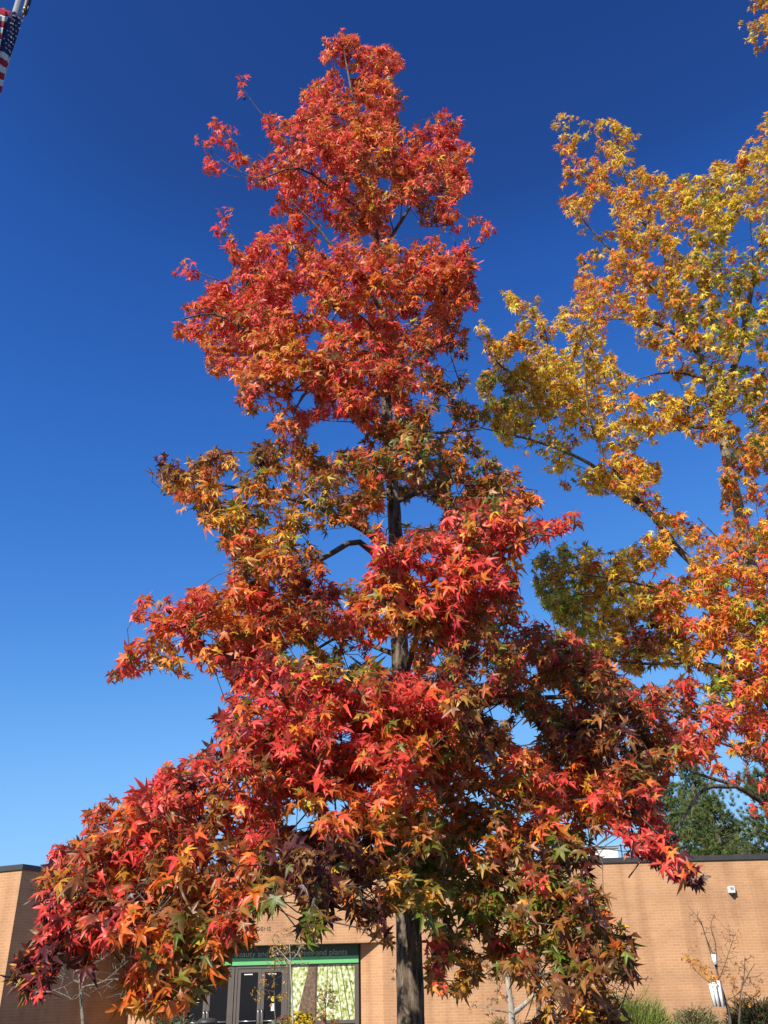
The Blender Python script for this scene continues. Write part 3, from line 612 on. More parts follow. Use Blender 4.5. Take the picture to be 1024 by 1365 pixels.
for pts, r0 in [
    ([(517,590,7.5),(500,560,7.4),(470,537,7.3),(430,500,7.15),(385,470,7.0),(330,440,6.9),(285,418,6.9),(245,425,6.8)], .034),
    ([(511,415,7.5),(480,370,7.2),(450,340,7.0),(420,300,6.9),(385,265,6.8)], .026),
    ([(505,345,7.5),(528,305,7.4),(550,270,7.5),(590,225,7.6),(612,200,7.6)], .024),
    ([(528,745,7.5),(490,712,7.2),(460,697,7.0),(400,670,6.7),(310,650,6.6),(240,635,6.6)], .034),
    ([(530,775,7.5),(479,725,7.3),(436,745,7.1),(390,765,6.9),(330,785,6.7),(250,828,6.3),(185,862,6.1)], .032),
    ([(533,880,7.5),(500,862,7.7),(459,850,7.9),(386,892,7.6)], .026),
    ([(536,940,7.5),(550,870,6.6),(580,800,5.8),(640,750,5.3),(715,712,5.1)], .034),
    ([(538,1010,7.5),(480,965,6.5),(400,955,5.7),(330,950,5.4)], .032),
    ([(541,1120,7.5),(450,1105,6.5),(330,1120,5.5),(200,1130,5.1),(112,1175,5.1),(48,1285,5.0)], .017),
    ([(540,1080,7.5),(400,1050,6.2),(280,1040,5.5),(160,1082,5.1)], .034),
    ([(538,1000,7.5),(640,945,7.3),(760,930,7.3),(860,942,7.1),(940,955,6.9)], .034),
    ([(540,1090,7.5),(640,1050,7.0),(760,1060,6.6),(850,1085,6.4),(915,1160,6.0)], .032),
    ([(542,1160,7.5),(620,1150,6.5),(690,1180,5.7),(735,1255,5.5),(752,1300,5.4),(764,1345,5.3)], .028),
    ([(542,1165,7.5),(490,1145,6.2),(435,1150,5.0),(418,1205,4.1)], .013),
    ([(541,1140,7.5),(400,1150,6.0),(310,1195,4.9),(225,1280,4.4),(195,1335,4.4)], .030),
    ([(530,800,7.5),(600,762,7.8),(680,800,7.6)], .024),
    ([(525,675,7.5),(600,642,7.3),(690,650,7.2)], .026),
    ([(516,565,7.5),(570,575,7.6),(640,572,7.7)], .022),
    ([(522,640,7.5),(545,610,6.7),(585,605,6.1)], .022),
    ([(508,400,7.5),(560,365,7.1),(640,328,7.1)], .024),
    ([(512,470,7.5),(500,440,6.6),(480,420,6.1)], .020),
    ([(512,480,7.5),(560,470,7.0),(605,455,6.9)], .022),
    ([(541,1150,7.5),(570,1180,6.8),(605,1245,6.3)], .02),
    ([(480,160,7.5),(440,150,7.2),(405,160,7.0)], .015),
    ([(498,290,7.5),(440,250,7.1),(400,225,6.9),(345,240,6.8)], .018),
    ([(538,1030,7.5),(600,1020,8.2),(680,1010,8.6)], .024), ([(536,950,7.5),(500,900,8.2),(460,870,8.8)], .022)]:
    bough(pts, r0)
for pts, r0 in [([(850,1085,6.4),(848,1120,6.3),(858,1140,6.3),(853,1160,6.3),(838,1170,6.3)], .007), ([(440,500,7.1),(410,520,7.0),(395,545,6.9),(380,590,6.8)], .012), ([(390,470,7.0),(345,400,6.8),(262,362,6.7)], .012),
                ([(700,1185,5.7),(780,1200,5.5),(825,1275,5.3)], .014), ([(330,1120,5.4),(260,1080,5.2),(130,1100,4.9)], .014)]:
    bough(pts, r0, 0.005, 2)
SPRIGS = [(323,116,7.0,14,(372,180)),(300,172,6.9,15,(330,235)),(304,186,6.9,12,(330,235)),(275,196,6.8,14,(326,250)),(294,228,6.8,15,(326,250)),(317,218,6.9,9,(330,235)),(302,297,6.9,13,(318,330)),(247,358,6.7,10,(290,385)),(760,697,5.1,10,(720,708)),(1018,1345,0,0,None)]
def okpix(P, margin=0):
    xy = project(P); ok = inside(xy, OUT1) & ~in_holes(xy, HOLES1, 1.28)
    for rx0, ry0, rx1, ry1 in ((511,640,541,706),(518,842,551,893),(503,532,525,556)):     # the bare lengths of trunk
        ok &= ~((xy[:, 0] > rx0) & (xy[:, 0] < rx1) & (xy[:, 1] > ry0) & (xy[:, 1] < ry1) & (P[:, 1] < 7.8))
    return ok
rng = np.random.default_rng(21)
# clump centres scattered through the crown's volume
RED1 = [(486,748),(515,716),(600,698),(690,688),(742,690),(764,688),(766,706),(720,718),(700,730),(698,790),(640,852),(585,856),(520,812),(486,790)]
RED2 = [(300,950),(345,905),(420,892),(520,880),(605,915),(612,960),(560,1050),(480,1075),(400,1062),(325,1020)]
ND_ = unit(rng.normal(0, 1, (3, 7))).copy() * rng.uniform(4.5, 8, 7); NP_ = rng.uniform(0, 6.28, 7)
NC = 1560
cand = np.stack([rng.uniform(0, 985, 40000), rng.uniform(30, 1400, 40000)], -1)
cand = cand[inside(cand, OUT1) & ~in_holes(cand, HOLES1)]
dr_ = DEP1(cand); u = rng.uniform(-1, 1, len(cand)); u = np.sign(u) * np.abs(u) ** 0.75
dep = (dr_[:, 0] + dr_[:, 1]) / 2 + u * (dr_[:, 1] - dr_[:, 0]) / 2
PC = np.array([at(x, y, d) for (x, y), d in zip(cand, dep)])
wgt = (np.linalg.norm(PC - CAM, axis=1) / 8) ** 1.25
keep = rng.random(len(PC)) < wgt / wgt.max(); PC = PC[keep]
sel = []
for p in PC:
    if len(sel) >= NC: break
    if p[2] < 0.5: continue
    q_ = project(p)[None]
    if np.sin(p @ ND_ + NP_).sum() < -0.85: continue                # looser air between the sprays
    if p[1] < 6.4 and (inside(q_, RED1)[0] or inside(q_, RED2)[0]): continue
    if not sel or np.min(np.linalg.norm(np.array(sel[-400:]) - p, axis=1)) > 0.11: sel.append(p)
sel += [at(x, y, 7.5 + dz_) for x, y, dz_ in ((455,44,0),(446,58,.1),(468,56,-.1),(482,66,.1),(436,78,0),(462,80,.2),(498,72,0),(515,70,.1),(522,92,0),(450,100,-.2))]
LOW = [([(170,1215),(300,1200),(318,1240),(300,1290),(262,1340),(180,1350),(170,1330),(188,1285)], 4.2, 5.4, 34), ([(60,1170),(150,1170),(160,1250),(118,1295),(84,1262),(52,1240)], 4.4, 5.0, 22),
       ([(12,1300),(40,1262),(82,1262),(70,1308),(48,1332)], 4.5, 4.9, 12), ([(700,1285),(850,1285),(842,1365),(720,1375)], 4.7, 5.6, 16), ([(330,1130),(480,1130),(440,1200),(345,1205)], 4.6, 5.8, 16)]
for poly, d0, d1, n_ in [(RED1, 4.9, 5.6, 62), (RED2, 4.8, 5.7, 95)] + LOW:
    k_ = 0
    while k_ < n_:
        x, y = rng.uniform(0, 860), rng.uniform(685, 1390)
        if inside(np.array([[x, y]]), poly)[0]: sel.append(at(x, y, rng.uniform(d0, d1))); k_ += 1
tp_arr = np.array(sk.p)
sel.sort(key=lambda p: np.min(np.linalg.norm(tp_arr - p, axis=1)))
def grow_all(s, pts, far, clear=None):
    o = []
    for p in pts:
        if np.min(np.linalg.norm(np.array(s.p) - p, axis=1)) < far:
            k = s.grow(p, .03, clear)
            if k is not None: o.append(k)
    return o
clumps = grow_all(sk, sel, 0.95, lambda Q: inside(project(Q), OUT1).all())
sprig_nodes = []
for x, y, d, r_, via in SPRIGS:
    if not via: continue
    v = at(*via, d + 0.05); k = sk.nearest(v); e = at(x, y, d)
    md = (np.array(sk.p[k]) + e) / 2 + np.array([0, 0, -0.06])
    sprig_nodes.append((sk.line([sk.p[k], md, e], 0.006, 0.003, k, 2, 0.1)[-1], x, y, r_))
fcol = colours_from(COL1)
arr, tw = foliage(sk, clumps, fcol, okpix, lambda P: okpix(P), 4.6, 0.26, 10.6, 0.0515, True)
sx_ = [arr]
for nd, x, y, r_ in sprig_nodes:
    lim = lambda P, x=x, y=y, r_=r_: (((project(P) - np.array([x, y])) ** 2).sum(1) < (r_ * 1.7) ** 2)
    a2, t2 = foliage(sk, [nd], fcol, lambda P: np.ones(len(P), bool), lim, 4, 0.2, 6, 0.06, True)
    sx_.append(a2)
    for k in t2: tw.setdefault(k, []).extend(t2[k])
arr = tuple(np.concatenate([a[i] for a in sx_]) for i in range(6))
print('sweetgum leaves', len(arr[0]), 'nodes', len(sk.p))
tree_wood(sweet, sk, M_bark, M_twig, tw, 60, 9, 0.045)
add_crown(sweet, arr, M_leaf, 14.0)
# spiky seed balls hanging in the crown
def seed_ball(c, r_, root):
    V = []; T = []
    for i in range(90):
        z = 1 - 2 * (i + .5) / 90; t = i * 2.39996; d_ = np.array([math.sqrt(1 - z * z) * math.cos(t), math.sqrt(1 - z * z) * math.sin(t), z])
        a = unit(np.cross(d_, [0.3, 0.5, 0.8])); b2 = np.cross(d_, a); k = len(V)
        V += [c + d_ * r_ * .75 + a * r_ * .2, c + d_ * r_ * .75 - a * r_ * .1 + b2 * r_ * .17, c + d_ * r_ * .75 - a * r_ * .1 - b2 * r_ * .17, c + d_ * r_ * 1.15]
        T += [(k, k + 1, k + 3), (k + 1, k + 2, k + 3), (k + 2, k, k + 3), (k, k + 2, k + 1)]
    k = len(V); A, Q = tube_geo([c + np.array([0, 0, r_ * .6]), c + np.array([0.004, 0, r_ * 3.6])], 0.0022, 4)
    tri_mesh('seed_ball', np.concatenate([np.array(V), A]), np.concatenate([np.array(T), quad_tri(Q) + k]), M_twig, root)
for x, y, d in ((326,131,7.0),(440,640,6.2),(300,668,6.4),(655,640,6.9)): seed_ball(at(x, y, d), 0.019, sweet)

rng = np.random.default_rng(33)
# ------------------------------------------------------------------ the golden sweetgum on the right
OUT2 = [(1040,120),(1006,138),(986,180),(962,190),(966,210),(940,220),(930,234),(915,230),(893,236),(876,222),(862,232),(858,216),(845,222),(848,200),(856,180),(838,170),(815,158),(790,160),(770,155),(745,150),(734,160),(738,185),(729,203),(748,215),(752,235),(736,262),(746,282),(762,290),(770,312),(790,316),(800,330),(765,338),(775,358),(762,375),(768,395),(742,412),(735,440),(725,420),(722,388),(706,384),(700,402),(676,384),(664,392),(680,412),(692,440),(676,445),(660,455),(640,420),(630,440),(648,470),(652,490),(640,500),(634,515),(645,545),(655,570),(672,595),(700,600),(712,625),(736,632),(752,655),(770,648),(790,662),(812,660),(850,680),(880,700),(860,712),(840,728),(822,735),(800,730),(780,725),(760,716),(740,728),(722,735),(705,748),(712,790),(740,830),(780,860),(830,895),(860,905),(905,900),(960,935),(975,975),(962,1012),(930,1025),(905,1050),(930,1060),(965,1055),(990,1072),(1000,1085),(1024,1095),(1040,1100)]
HOLES2 = [(828,452,20,24),(856,484,20,22),(838,485,14,12),(935,660,26,40),(912,620,26,34),(948,610,14,22),(900,600,26,24),(875,345,9,9),(800,290,14,22),(780,615,16,9),(720,570,9,9),(860,600,12,12),(885,905,30,16),(950,700,14,14),(900,655,20,30),(990,300,9,12),(862,520,14,9),(900,520,14,9),(690,475,8,8),(665,520,8,10),(745,455,8,14),(755,400,6,10),(820,240,10,9),(700,640,22,14),(955,990,14,8),(975,1018,14,10),(930,905,22,9),(815,700,26,14),(905,745,16,14),(985,560,9,10),(935,520,9,7),(950,880,14,8),(1000,480,9,9),(870,400,9,7),(910,330,8,8),(1000,240,6,8),(870,770,14,7),(925,815,14,8),(985,1060,34,15),(940,1042,20,9),(1010,1030,12,12),(965,1010,10,8)]
COL2 = field([(760,170,'O4P4Y2'),(830,180,'O4P4Y2'),(740,200,'R3O5P2'),(860,270,'P5O4Y1'),(990,200,'O4P4Y2'),(1000,150,'P5O3Y2'),(940,260,'Y4P4G2'),(960,320,'G4Y4P2'),(1000,350,'G5Y3O2'),(1010,260,'P5Y3O2'),(900,310,'P5O3Y2'),(820,360,'P5O4Y1'),(780,380,'O6P4'),(790,290,'O5P5'),(700,400,'P6Y4'),(680,450,'P5B3O2'),(740,500,'Y4P5O1'),(780,470,'Y6P4'),(700,530,'P5Y3G2'),(660,520,'B4G4P2'),(800,540,'Y5P4O1'),(850,560,'Y4P5O1'),(900,470,'P5O4Y1'),(960,420,'Y4G4P2'),(1000,430,'G5Y4O1'),(960,500,'Y5G3P2'),(1000,540,'G4P3O3'),(850,620,'O6Y2P2'),(870,660,'P5O4R1'),(930,690,'O5P3R2'),(980,650,'O5P4R1'),(1000,700,'R3O4P3'),(720,750,'G5B4P1'),(760,760,'G5P3Y2'),(820,760,'P4Y3G3'),(800,830,'Y5P4O1'),(830,820,'Y6P3O1'),(760,820,'G4Y4B2'),(860,840,'D4R4B2'),(900,830,'R3O4P3'),(950,830,'R3O5P2'),(1000,820,'Y3O4G3'),(960,860,'R3O4P3'),(960,915,'Y6G4'),(1000,900,'R4O3P3'),(1000,960,'R6O3P1'),(900,870,'G4P4B2'),(880,960,'R5B3O2'),(940,1000,'R7O3'),(1000,1030,'R6P2B2'),(1010,1080,'R8O2'),(1000,600,'P4O4G2'),(1010,760,'R3O5P2'),(840,700,'O5Y3P2'),(890,720,'O4Y3P3')], mul=(.75, .6, 1.5, 1, 1, 1, 1.2))
gold = empty('golden_sweetgum_tree', (at(1120, 1330, 12.5)[0], 12.5, 0), 'broad golden and orange tree reaching in from the right edge with long pale limbs', 'tree')
s2 = Skeleton()
gb = at(1120, 1330, 12.5)
gt = [(gb[0] + .05, 12.5, -0.15), (gb[0], 12.5, 0.5)] + [tuple(at(*q)) for q in ((1100,1180,12.5),(1066,1010,12.5),(1032,880,12.5),(1002,760,12.5),(977,640,12.5),(957,560,12.5),(932,474,12.6),(902,410,12.7),(880,325,12.8),(862,292,12.8),(838,250,12.8),(815,200,12.8),(790,175,12.8))]
ids = s2.line(gt, 0.2, 0.015, -1, 0, 0.16, 0.01)
for i in ids:
    z = s2.p[i][2]; s2.r[i] = 0.012 + 0.15 * (1 - max(0, z) / (gt[-1][2] + .3)) ** 1.1 + 0.07 * math.exp(-max(0, z) / 0.3)
rng = np.random.default_rng(34); _sk = sk; sk = s2
for pts, r0, o in [
    ([(1075,1030,12.5),(1015,830,12.1),(960,795,12),(935,765,11.9),(905,735,11.9),(870,690,11.8),(830,655,11.7),(790,622,11.6),(740,598,11.5),(690,582,11.4),(640,570,11.3)], .092, 1),
    ([(1060,1000,12.5),(1002,914,11.8),(965,892,11.6),(922,884,11.4),(860,885,11.2),(807,880,11.0)], .06, 1),
    ([(1090,1120,12.5),(1024,1075,11.6),(975,1045,11.2),(945,1036,11.1),(922,1028,11.0),(890,1008,10.9)], .065, 1),
    ([(957,565,12.5),(930,570,12.2),(899,558,12.0),(880,542,11.9),(850,528,11.8),(827,526,11.7)], .045, 1),
    ([(948,505,12.5),(905,497,12.2),(870,500,12.0),(850,506,11.9)], .03, 1),
    ([(932,470,12.6),(890,440,12.2),(865,428,12.0),(815,425,11.8)], .04, 1),
    ([(957,565,12.5),(975,500,12.9),(985,460,13.0),(1000,380,13.2),(1018,290,13.3),(1020,200,13.3),(1034,140,13.3),(1042,90,13.3),(1028,50,13.3),(1000,28,13.3)], .07, 1),
    ([(990,430,13.1),(962,365,12.9),(955,300,12.8),(950,250,12.8)], .024, 2),
    ([(880,325,12.8),(850,290,12.5),(815,240,12.3),(765,225,12.2)], .03, 1),
    ([(905,415,12.7),(850,365,12.3),(800,318,12.1),(765,280,12.0),(745,262,12.0)], .028, 1),
    ([(870,690,11.8),(800,600,11.5),(786,560,11.4),(780,500,11.3),(775,440,11.2)], .024, 2),
    ([(786,560,11.4),(749,530,11.4),(715,515,11.3),(670,489,11.2),(640,451,11.2)], .026, 2),
    ([(715,515,11.3),(730,460,11.3),(712,395,11.3)], .014, 2),
    ([(960,800,12.0),(900,790,11.5),(830,775,11.2),(740,760,11.0)], .024, 2),
    ([(975,1045,11.2),(935,1056,11.0),(915,1085,10.9),(895,1115,10.9),(887,1130,10.9)], .03, 2),
    ([(1040,910,12.5),(1010,1000,11.8),(960,990,11.4),(900,965,11.2)], .035, 1),
    ([(1000,750,12.5),(1020,700,12.9),(1035,640,13.1),(1030,560,13.3)], .045, 1),
    ([(977,640,12.5),(1010,590,12.4),(1035,540,12.4)], .04, 1),
    ([(1000,750,12.5),(960,720,12.2),(930,690,12.1)], .022, 1),
    ([(1066,1010,12.5),(1140,900,12.6),(1240,800,12.7),(1360,740,12.8)], .07, 1), ([(1032,880,12.5),(1100,760,12.9),(1190,620,13.2),(1290,500,13.3)], .07, 1), ([(1000,750,12.5),(1080,600,12.2),(1150,440,12.0),(1190,300,12.0)], .06, 1), ([(1090,1100,12.5),(1180,1000,12.0),(1290,960,11.7)], .05, 1),
    ([(1030,875,12.5),(1000,830,12.0),(985,790,11.8)], .03, 1)]:
    bough(pts, r0, 0.008, o)
sk = _sk
def ok2(P): xy = project(P); return inside(xy, OUT2) & ~in_holes(xy, HOLES2)
def ok2l(P):
    xy = project(P); return ok2(P) | (((xy[:, 0] > 985) & (xy[:, 1] < 72)) | (((xy - [1014, 1141]) ** 2).sum(1) < 19 ** 2) | (((xy - [1024, 1182]) ** 2).sum(1) < 12 ** 2) | ((xy[:, 0] > 1062) & (xy[:, 1] < 1150)))
def pick(poly, holes, box, n_, d0, d1, gap, dens=None):
    cd_ = np.stack([rng.uniform(box[0], box[1], n_ * 40), rng.uniform(box[2], box[3], n_ * 40)], -1)
    cd_ = cd_[inside(cd_, poly) & ~in_holes(cd_, holes, 1.08)]; o = []
    for x, y in cd_:
        p = at(x, y, rng.uniform(d0, d1))
        if len(o) >= n_: break
        if not o or np.min(np.linalg.norm(np.array(o) - p, axis=1)) > gap: o.append(p)
    return o
sel2 = pick(OUT2, HOLES2, (620, 1040, 115, 800), 900, 11.0, 13.4, 0.18) + pick(OUT2, HOLES2, (690, 1040, 790, 1100), 240, 10.4, 12.6, 0.2)
sel2 += pick([(985,30),(992,10),(988,0),(990,-30),(1060,-30),(1060,70),(1030,75),(1010,66),(996,72),(988,60)], [], (980, 1060, -30, 80), 34, 12.8, 13.6, 0.14)
sel2 += [at(x, y, 11.2) for x, y in ((1008,1142),(1020,1140),(1024,1182),(1030,1175))]
EAST = [(1062,60),(1130,120),(1230,230),(1330,400),(1410,620),(1440,820),(1400,980),(1300,1060),(1180,1040),(1062,1040)]     # the side of the crown beyond the photo's edge
sel2 += pick([(632,425),(690,400),(760,440),(770,560),(700,600),(645,560)], HOLES2, (625, 780, 395, 610), 60, 11.0, 12.2, 0.12)
sel2 += pick(EAST, [(1180,330,40,50),(1300,700,60,50),(1150,640,40,40),(1240,930,50,30)], (1060, 1450, 60, 1070), 560, 10.8, 14.0, 0.2)
A2 = np.array(s2.p); sel2.sort(key=lambda p: np.min(np.linalg.norm(A2 - p, axis=1)))
cl2 = grow_all(s2, sel2, 1.5, lambda Q: ok2l(Q).mean() > .7)
arr2, tw2 = foliage(s2, cl2, colours_from(COL2, .2, np.array([1.08, 1.22, 1.05])), ok2l, ok2l, 4.6, 0.28, 9.0, 0.066, False)
print('gold leaves', len(arr2[0]), 'nodes', len(s2.p))
tree_wood(gold, s2, M_greybark, M_midbark, tw2, 60, 10, 0.03)
add_crown(gold, arr2, M_goldleaf, 13.0)
rng = np.random.default_rng(55)
# ------------------------------------------------------------------ pines beyond the building
M_needle = leaf_mat('pine needles', 0.15, 0.6, 0.2)
def pine(px, ytop, Y, wpx, label):
    top = at(px, ytop, Y); x0 = top[0]; Hh = top[2]; wid = wpx / (F * 1.13) * Y
    t = empty('pine_tree', (x0, Y, 0), label, 'tree', 'pines beyond the building')
    tw_ = MB(); tw_.tube([(x0, Y, -.2), (x0 + .1, Y, Hh * .5), (x0, Y, Hh)], [.28, .2, .02], 10); tw_.build('trunk', M_bark, t)
    br = MB(); V = []; C = []; T = []
    z = 3.0
    while z < Hh - .2:
        rmax = wid * (1 - (z / Hh) ** 2.2) * rng.uniform(.75, 1.1) + .25
        for k in range(5):
            a = rng.uniform(0, 6.28); d_ = np.array([math.cos(a), math.sin(a), rng.uniform(.1, .45)])
            e = np.array([x0, Y, z]) + d_ * rmax
            br.tube([(x0, Y, z), tuple((np.array([x0, Y, z]) + e) / 2 + [0, 0, -.05]), tuple(e)], [.045, .03, .012], 4, False)
            for _ in range(int(5 + rmax * 9)):
                u = rng.uniform(.3, 1.05); c = np.array([x0, Y, z]) + d_ * rmax * u + rng.normal(0, .3, 3) * np.array([1, 1, .6]) * (0.5 + u)
                up_ = unit(d_ * .5 + rng.normal(0, .5, 3) + [0, 0, .8]); nn = 30
                dirs = unit(up_ + rng.normal(0, .62, (nn, 3))); L = rng.uniform(.16, .34, (nn, 1)); sd_ = unit(np.cross(dirs, rng.normal(0, 1, (nn, 3)))) * .016
                k0 = len(V) * 3
                V.append(np.stack([c + sd_, c - sd_, c + dirs * L], 1).reshape(-1, 3))
                g_ = np.array([.065, .115, .028]) if rng.random() < .55 else np.array([.14, .165, .045])
                C.append(np.tile(g_ * rng.uniform(.7, 1.3), (nn * 3, 1)))
        z += rng.uniform(.35, .6)
    br.build('branches', M_twig, t)
    V = np.concatenate(V); T = np.arange(len(V)).reshape(-1, 3)
    tri_mesh('needles', V, T, M_needle, t, np.concatenate(C))
for a in ((885, 1038, 50, 80, 'leftmost pine showing over the brick wall, under the grey limb'), (945, 1056, 47, 80, 'middle pine behind the brick wall, lower than the ones beside it'), (1008, 1026, 52, 90, 'pine behind the brick wall at the right edge of the photo'), (915, 1000, 58, 60, 'farthest pine, its tip rising between the red leaves behind the wall')): pine(*a)

# ------------------------------------------------------------------ small trees and plants by the wall
def little_tree(name, root_label, cat, stems, Y, n_grow, poly, leaf_n, cols, mat, size, box, dd=0.7, extra=(), gap=0.06, group=None, tip=0.0045, ntip=1.6, spread=0.16):
    p0 = at(stems[0][0][0][0], stems[0][0][0][1], Y)
    t = empty(name, (p0[0], Y, 0), root_label, cat, group)
    s = Skeleton(); s.tip = tip; pts, r0, r1 = stems[0]
    P = [at(x, y, Y) for x, y in pts]; s.line([(p0[0], Y, -.05), (p0[0], Y, max(.2, p0[2] - .3))] + P if p0[2] > .5 else [(p0[0], Y, -.05)] + P, r0, r1, -1, 0, .1, .006)
    for pts, r0, r1 in stems[1:]:
        P = [at(x, y, Y + rng.uniform(-.25, .25) * (i > 0)) for i, (x, y) in enumerate(pts)]; k = s.nearest(P[0]); s.line([s.p[k]] + P[1:], r0, r1, k, 1 if s.o[k] == 0 else 2, .1, .012)
    o = []; tries = 0
    while len(o) < n_grow and tries < 20000:
        tries += 1; x, y = rng.uniform(box[0], box[1]), rng.uniform(box[2], box[3])
        if inside(np.array([[x, y]]), poly)[0]:
            p = at(x, y, Y + rng.uniform(-dd, dd))
            if not o or np.min(np.linalg.norm(np.array(o) - p, axis=1)) > gap: o.append(p)
    A = np.array(s.p); o.sort(key=lambda p: np.min(np.linalg.norm(A - p, axis=1)))
    nodes = [s.grow(p, .05) for p in o]; tw_ = {}
    arr_ = None
    if leaf_n:
        def cf(P, W):
            i = rng.integers(0, len(cols), len(P)); c = np.array([PAL[k] for k in cols])[i] * np.exp(rng.normal(0, .2, (len(P), 1))); return c, c
        arr_, tw_ = foliage(s, nodes, cf, lambda P: np.ones(len(P), bool), lambda P: np.ones(len(P), bool), ntip, spread, leaf_n, size, False)
    tip_old = tip
    tree_wood(t, s, mat, mat, tw_, 30, 7, 0.02)
    if arr_: add_crown(t, arr_, M_leaf, 0.1, 'leaves')
    return t
M_dullbark = bark_mat('dull grey bark', (0.10, 0.085, 0.065), (0.26, 0.22, 0.17), 14, 0.4)
# bare twiggy tree in front of the dark wing wall
little_tree('bare_tree', 'leafless small tree with crooked pale twigs against the shaded wall', 'tree',
    [([(111,1372),(109,1340),(107,1310),(106,1296)], .055, .028), ([(107,1312),(96,1305),(86,1290),(92,1278),(86,1270)], .018, .006), ([(108,1325),(98,1332),(86,1326),(76,1322)], .014, .005), ([(107,1316),(130,1312),(150,1306),(170,1310),(185,1322)], .018, .006), ([(107,1300),(118,1290),(135,1280),(150,1262)], .015, .005), ([(140,1310),(160,1290),(178,1275),(195,1262)], .011, .004), ([(150,1306),(172,1302),(195,1308)], .016, .006)],
    21.5, 230, [(60,1320),(85,1265),(130,1255),(190,1250),(215,1280),(205,1310),(150,1335),(80,1335)], 0, '', M_dullbark, 0, (60, 220, 1245, 1340), .8, gap=.045)
# pale trunk and dark trunk behind the sweetgum, with small brown leaves
little_tree('small_tree', 'small tree with a smooth pale trunk forking low, beside the dark trunked one', 'tree',
    [([(683,1372),(682,1345),(679,1325),(677,1300),(676,1262),(680,1225)], .075, .02), ([(683,1348),(700,1338),(714,1324),(728,1308)], .045, .012), ([(683,1354),(668,1348),(652,1345)], .012, .004), ([(677,1300),(660,1275),(640,1265)], .02, .006)],
    14.5, 46, [(630,1345),(640,1260),(680,1225),(740,1250),(745,1310),(720,1345)], 2.2, 'BBOY', M_palebark, .032, (630, 750, 1225, 1350), .5, group='small trees before the long brick wall', ntip=2.0, spread=.14)
little_tree('small_tree', 'small tree with one thin straight blackish trunk right of the pale forked trunk', 'tree',
    [([(717,1375),(717,1345),(716,1300),(715,1260),(714,1225)], .055, .02), ([(717,1330),(745,1320),(790,1312)], .014, .005), ([(716,1300),(760,1290),(800,1296),(842,1322)], .016, .004)],
    15.5, 50, [(720,1340),(700,1250),(760,1225),(830,1285),(868,1300),(860,1330),(800,1345)], 1.8, 'BBBO', M_bark, .03, (700, 870, 1225, 1350), .5, group='small trees before the long brick wall', ntip=2.0, spread=.14)
# young tree with a white guard
yt = little_tree('young_tree', 'young nearly bare tree wrapped in a white trunk guard, yellow leaves on one branch', 'tree',
    [([(974,1385),(972,1352),(967,1335),(960,1312),(955,1290),(952,1270)], .05, .018), ([(957,1296),(945,1262),(938,1240),(930,1222),(917,1208)], .016, .004), ([(957,1292),(954,1255),(948,1235),(954,1215)], .014, .004), ([(952,1275),(942,1250),(934,1226)], .012, .004), ([(962,1318),(945,1308),(930,1295),(915,1277)], .014, .005), ([(960,1305),(972,1270),(978,1250)], .012, .004)],
    25.0, 110, [(912,1212),(935,1212),(955,1218),(985,1240),(985,1290),(960,1300),(940,1250),(918,1235)], 0, 'BO', M_twig, .05, (905, 990, 1205, 1300), .4, gap=.03)
def add_leaves(root, px_list, n_, spread, cols, size, Y, dy=.2, name='leaves'):
    P = np.concatenate([np.array([at(x + rng.normal(0, spread), y + rng.normal(0, spread), Y + rng.uniform(-dy, dy)) for _ in range(n_)]) for x, y in px_list])
    k = len(P); i = rng.integers(0, len(cols), k); C = np.array([PAL[c] for c in cols])[i] * np.exp(rng.normal(0, .2, (k, 1)))
    T = rng.normal(0, 1, (k, 3)) + [0, 0, -.6]; N = rng.normal(0, .6, (k, 3)) + [0, -.3, .7]
    V, Tt, CC = leaves_geo(P, T, N, size * rng.uniform(.6, 1.3, k), C, C, False)
    return tri_mesh(name, V, Tt, M_leaf, root, CC)
add_leaves(yt, [(913 + i * 4.3, 1275 + i * 3.1) for i in range(11)], 12, 3.2, 'YYPOB', .06, 24.9)
add_leaves(yt, [(975,1255),(980,1262),(985,1245),(926,1262),(968,1285),(972,1298),(962,1302),(984,1290),(966,1240),(940,1290)], 7, 4, 'BBOP', .04, 24.9)
add_leaves(yt, [(950,1310),(957,1312),(963,1308)], 8, 3, 'PB', .05, 24.9)
q = MB(); a0 = at(959, 1341, 24.85); b0 = at(953, 1311, 24.85)
for k in range(6):
    ang = 2 * math.pi * k / 6
    q.tube([(a0[0] + .02 + .105 * math.cos(ang), 24.9 + .11 * math.sin(ang), a0[2] - .02 * (k % 2)), (b0[0] + .02 + .12 * math.cos(ang), 24.9 + .11 * math.sin(ang), b0[2] + .03 * (k % 3))], .042, 6)
q.build('trunk_guard', M_white, yt)
q = MB(); a0 = at(954, 1286, 24.9); b0 = at(951, 1272, 24.9); q.tube([tuple(a0), tuple(b0)], [.05, .06], 8); q.build('trunk_guard', M_white, yt)
# brown seedy shrub at the right
sh = little_tree('brown_shrub', 'thin brown shrub with dry seed heads at the right edge before the wall', 'shrub',
    [([(986,1385),(987,1345),(988,1322),(997,1300),(1006,1285)], .03, .008), ([(988,1322),(992,1300),(993,1275)], .016, .005), ([(988,1322),(975,1330),(965,1336)], .014, .005), ([(997,1303),(1010,1302),(1017,1296)], .012, .004)],
    24.6, 30, [(968,1340),(975,1300),(990,1268),(1008,1275),(1020,1300),(1005,1340)], 2.2, 'BBP', M_twig, .04, (965, 1022, 1265, 1345), .3, gap=.04)
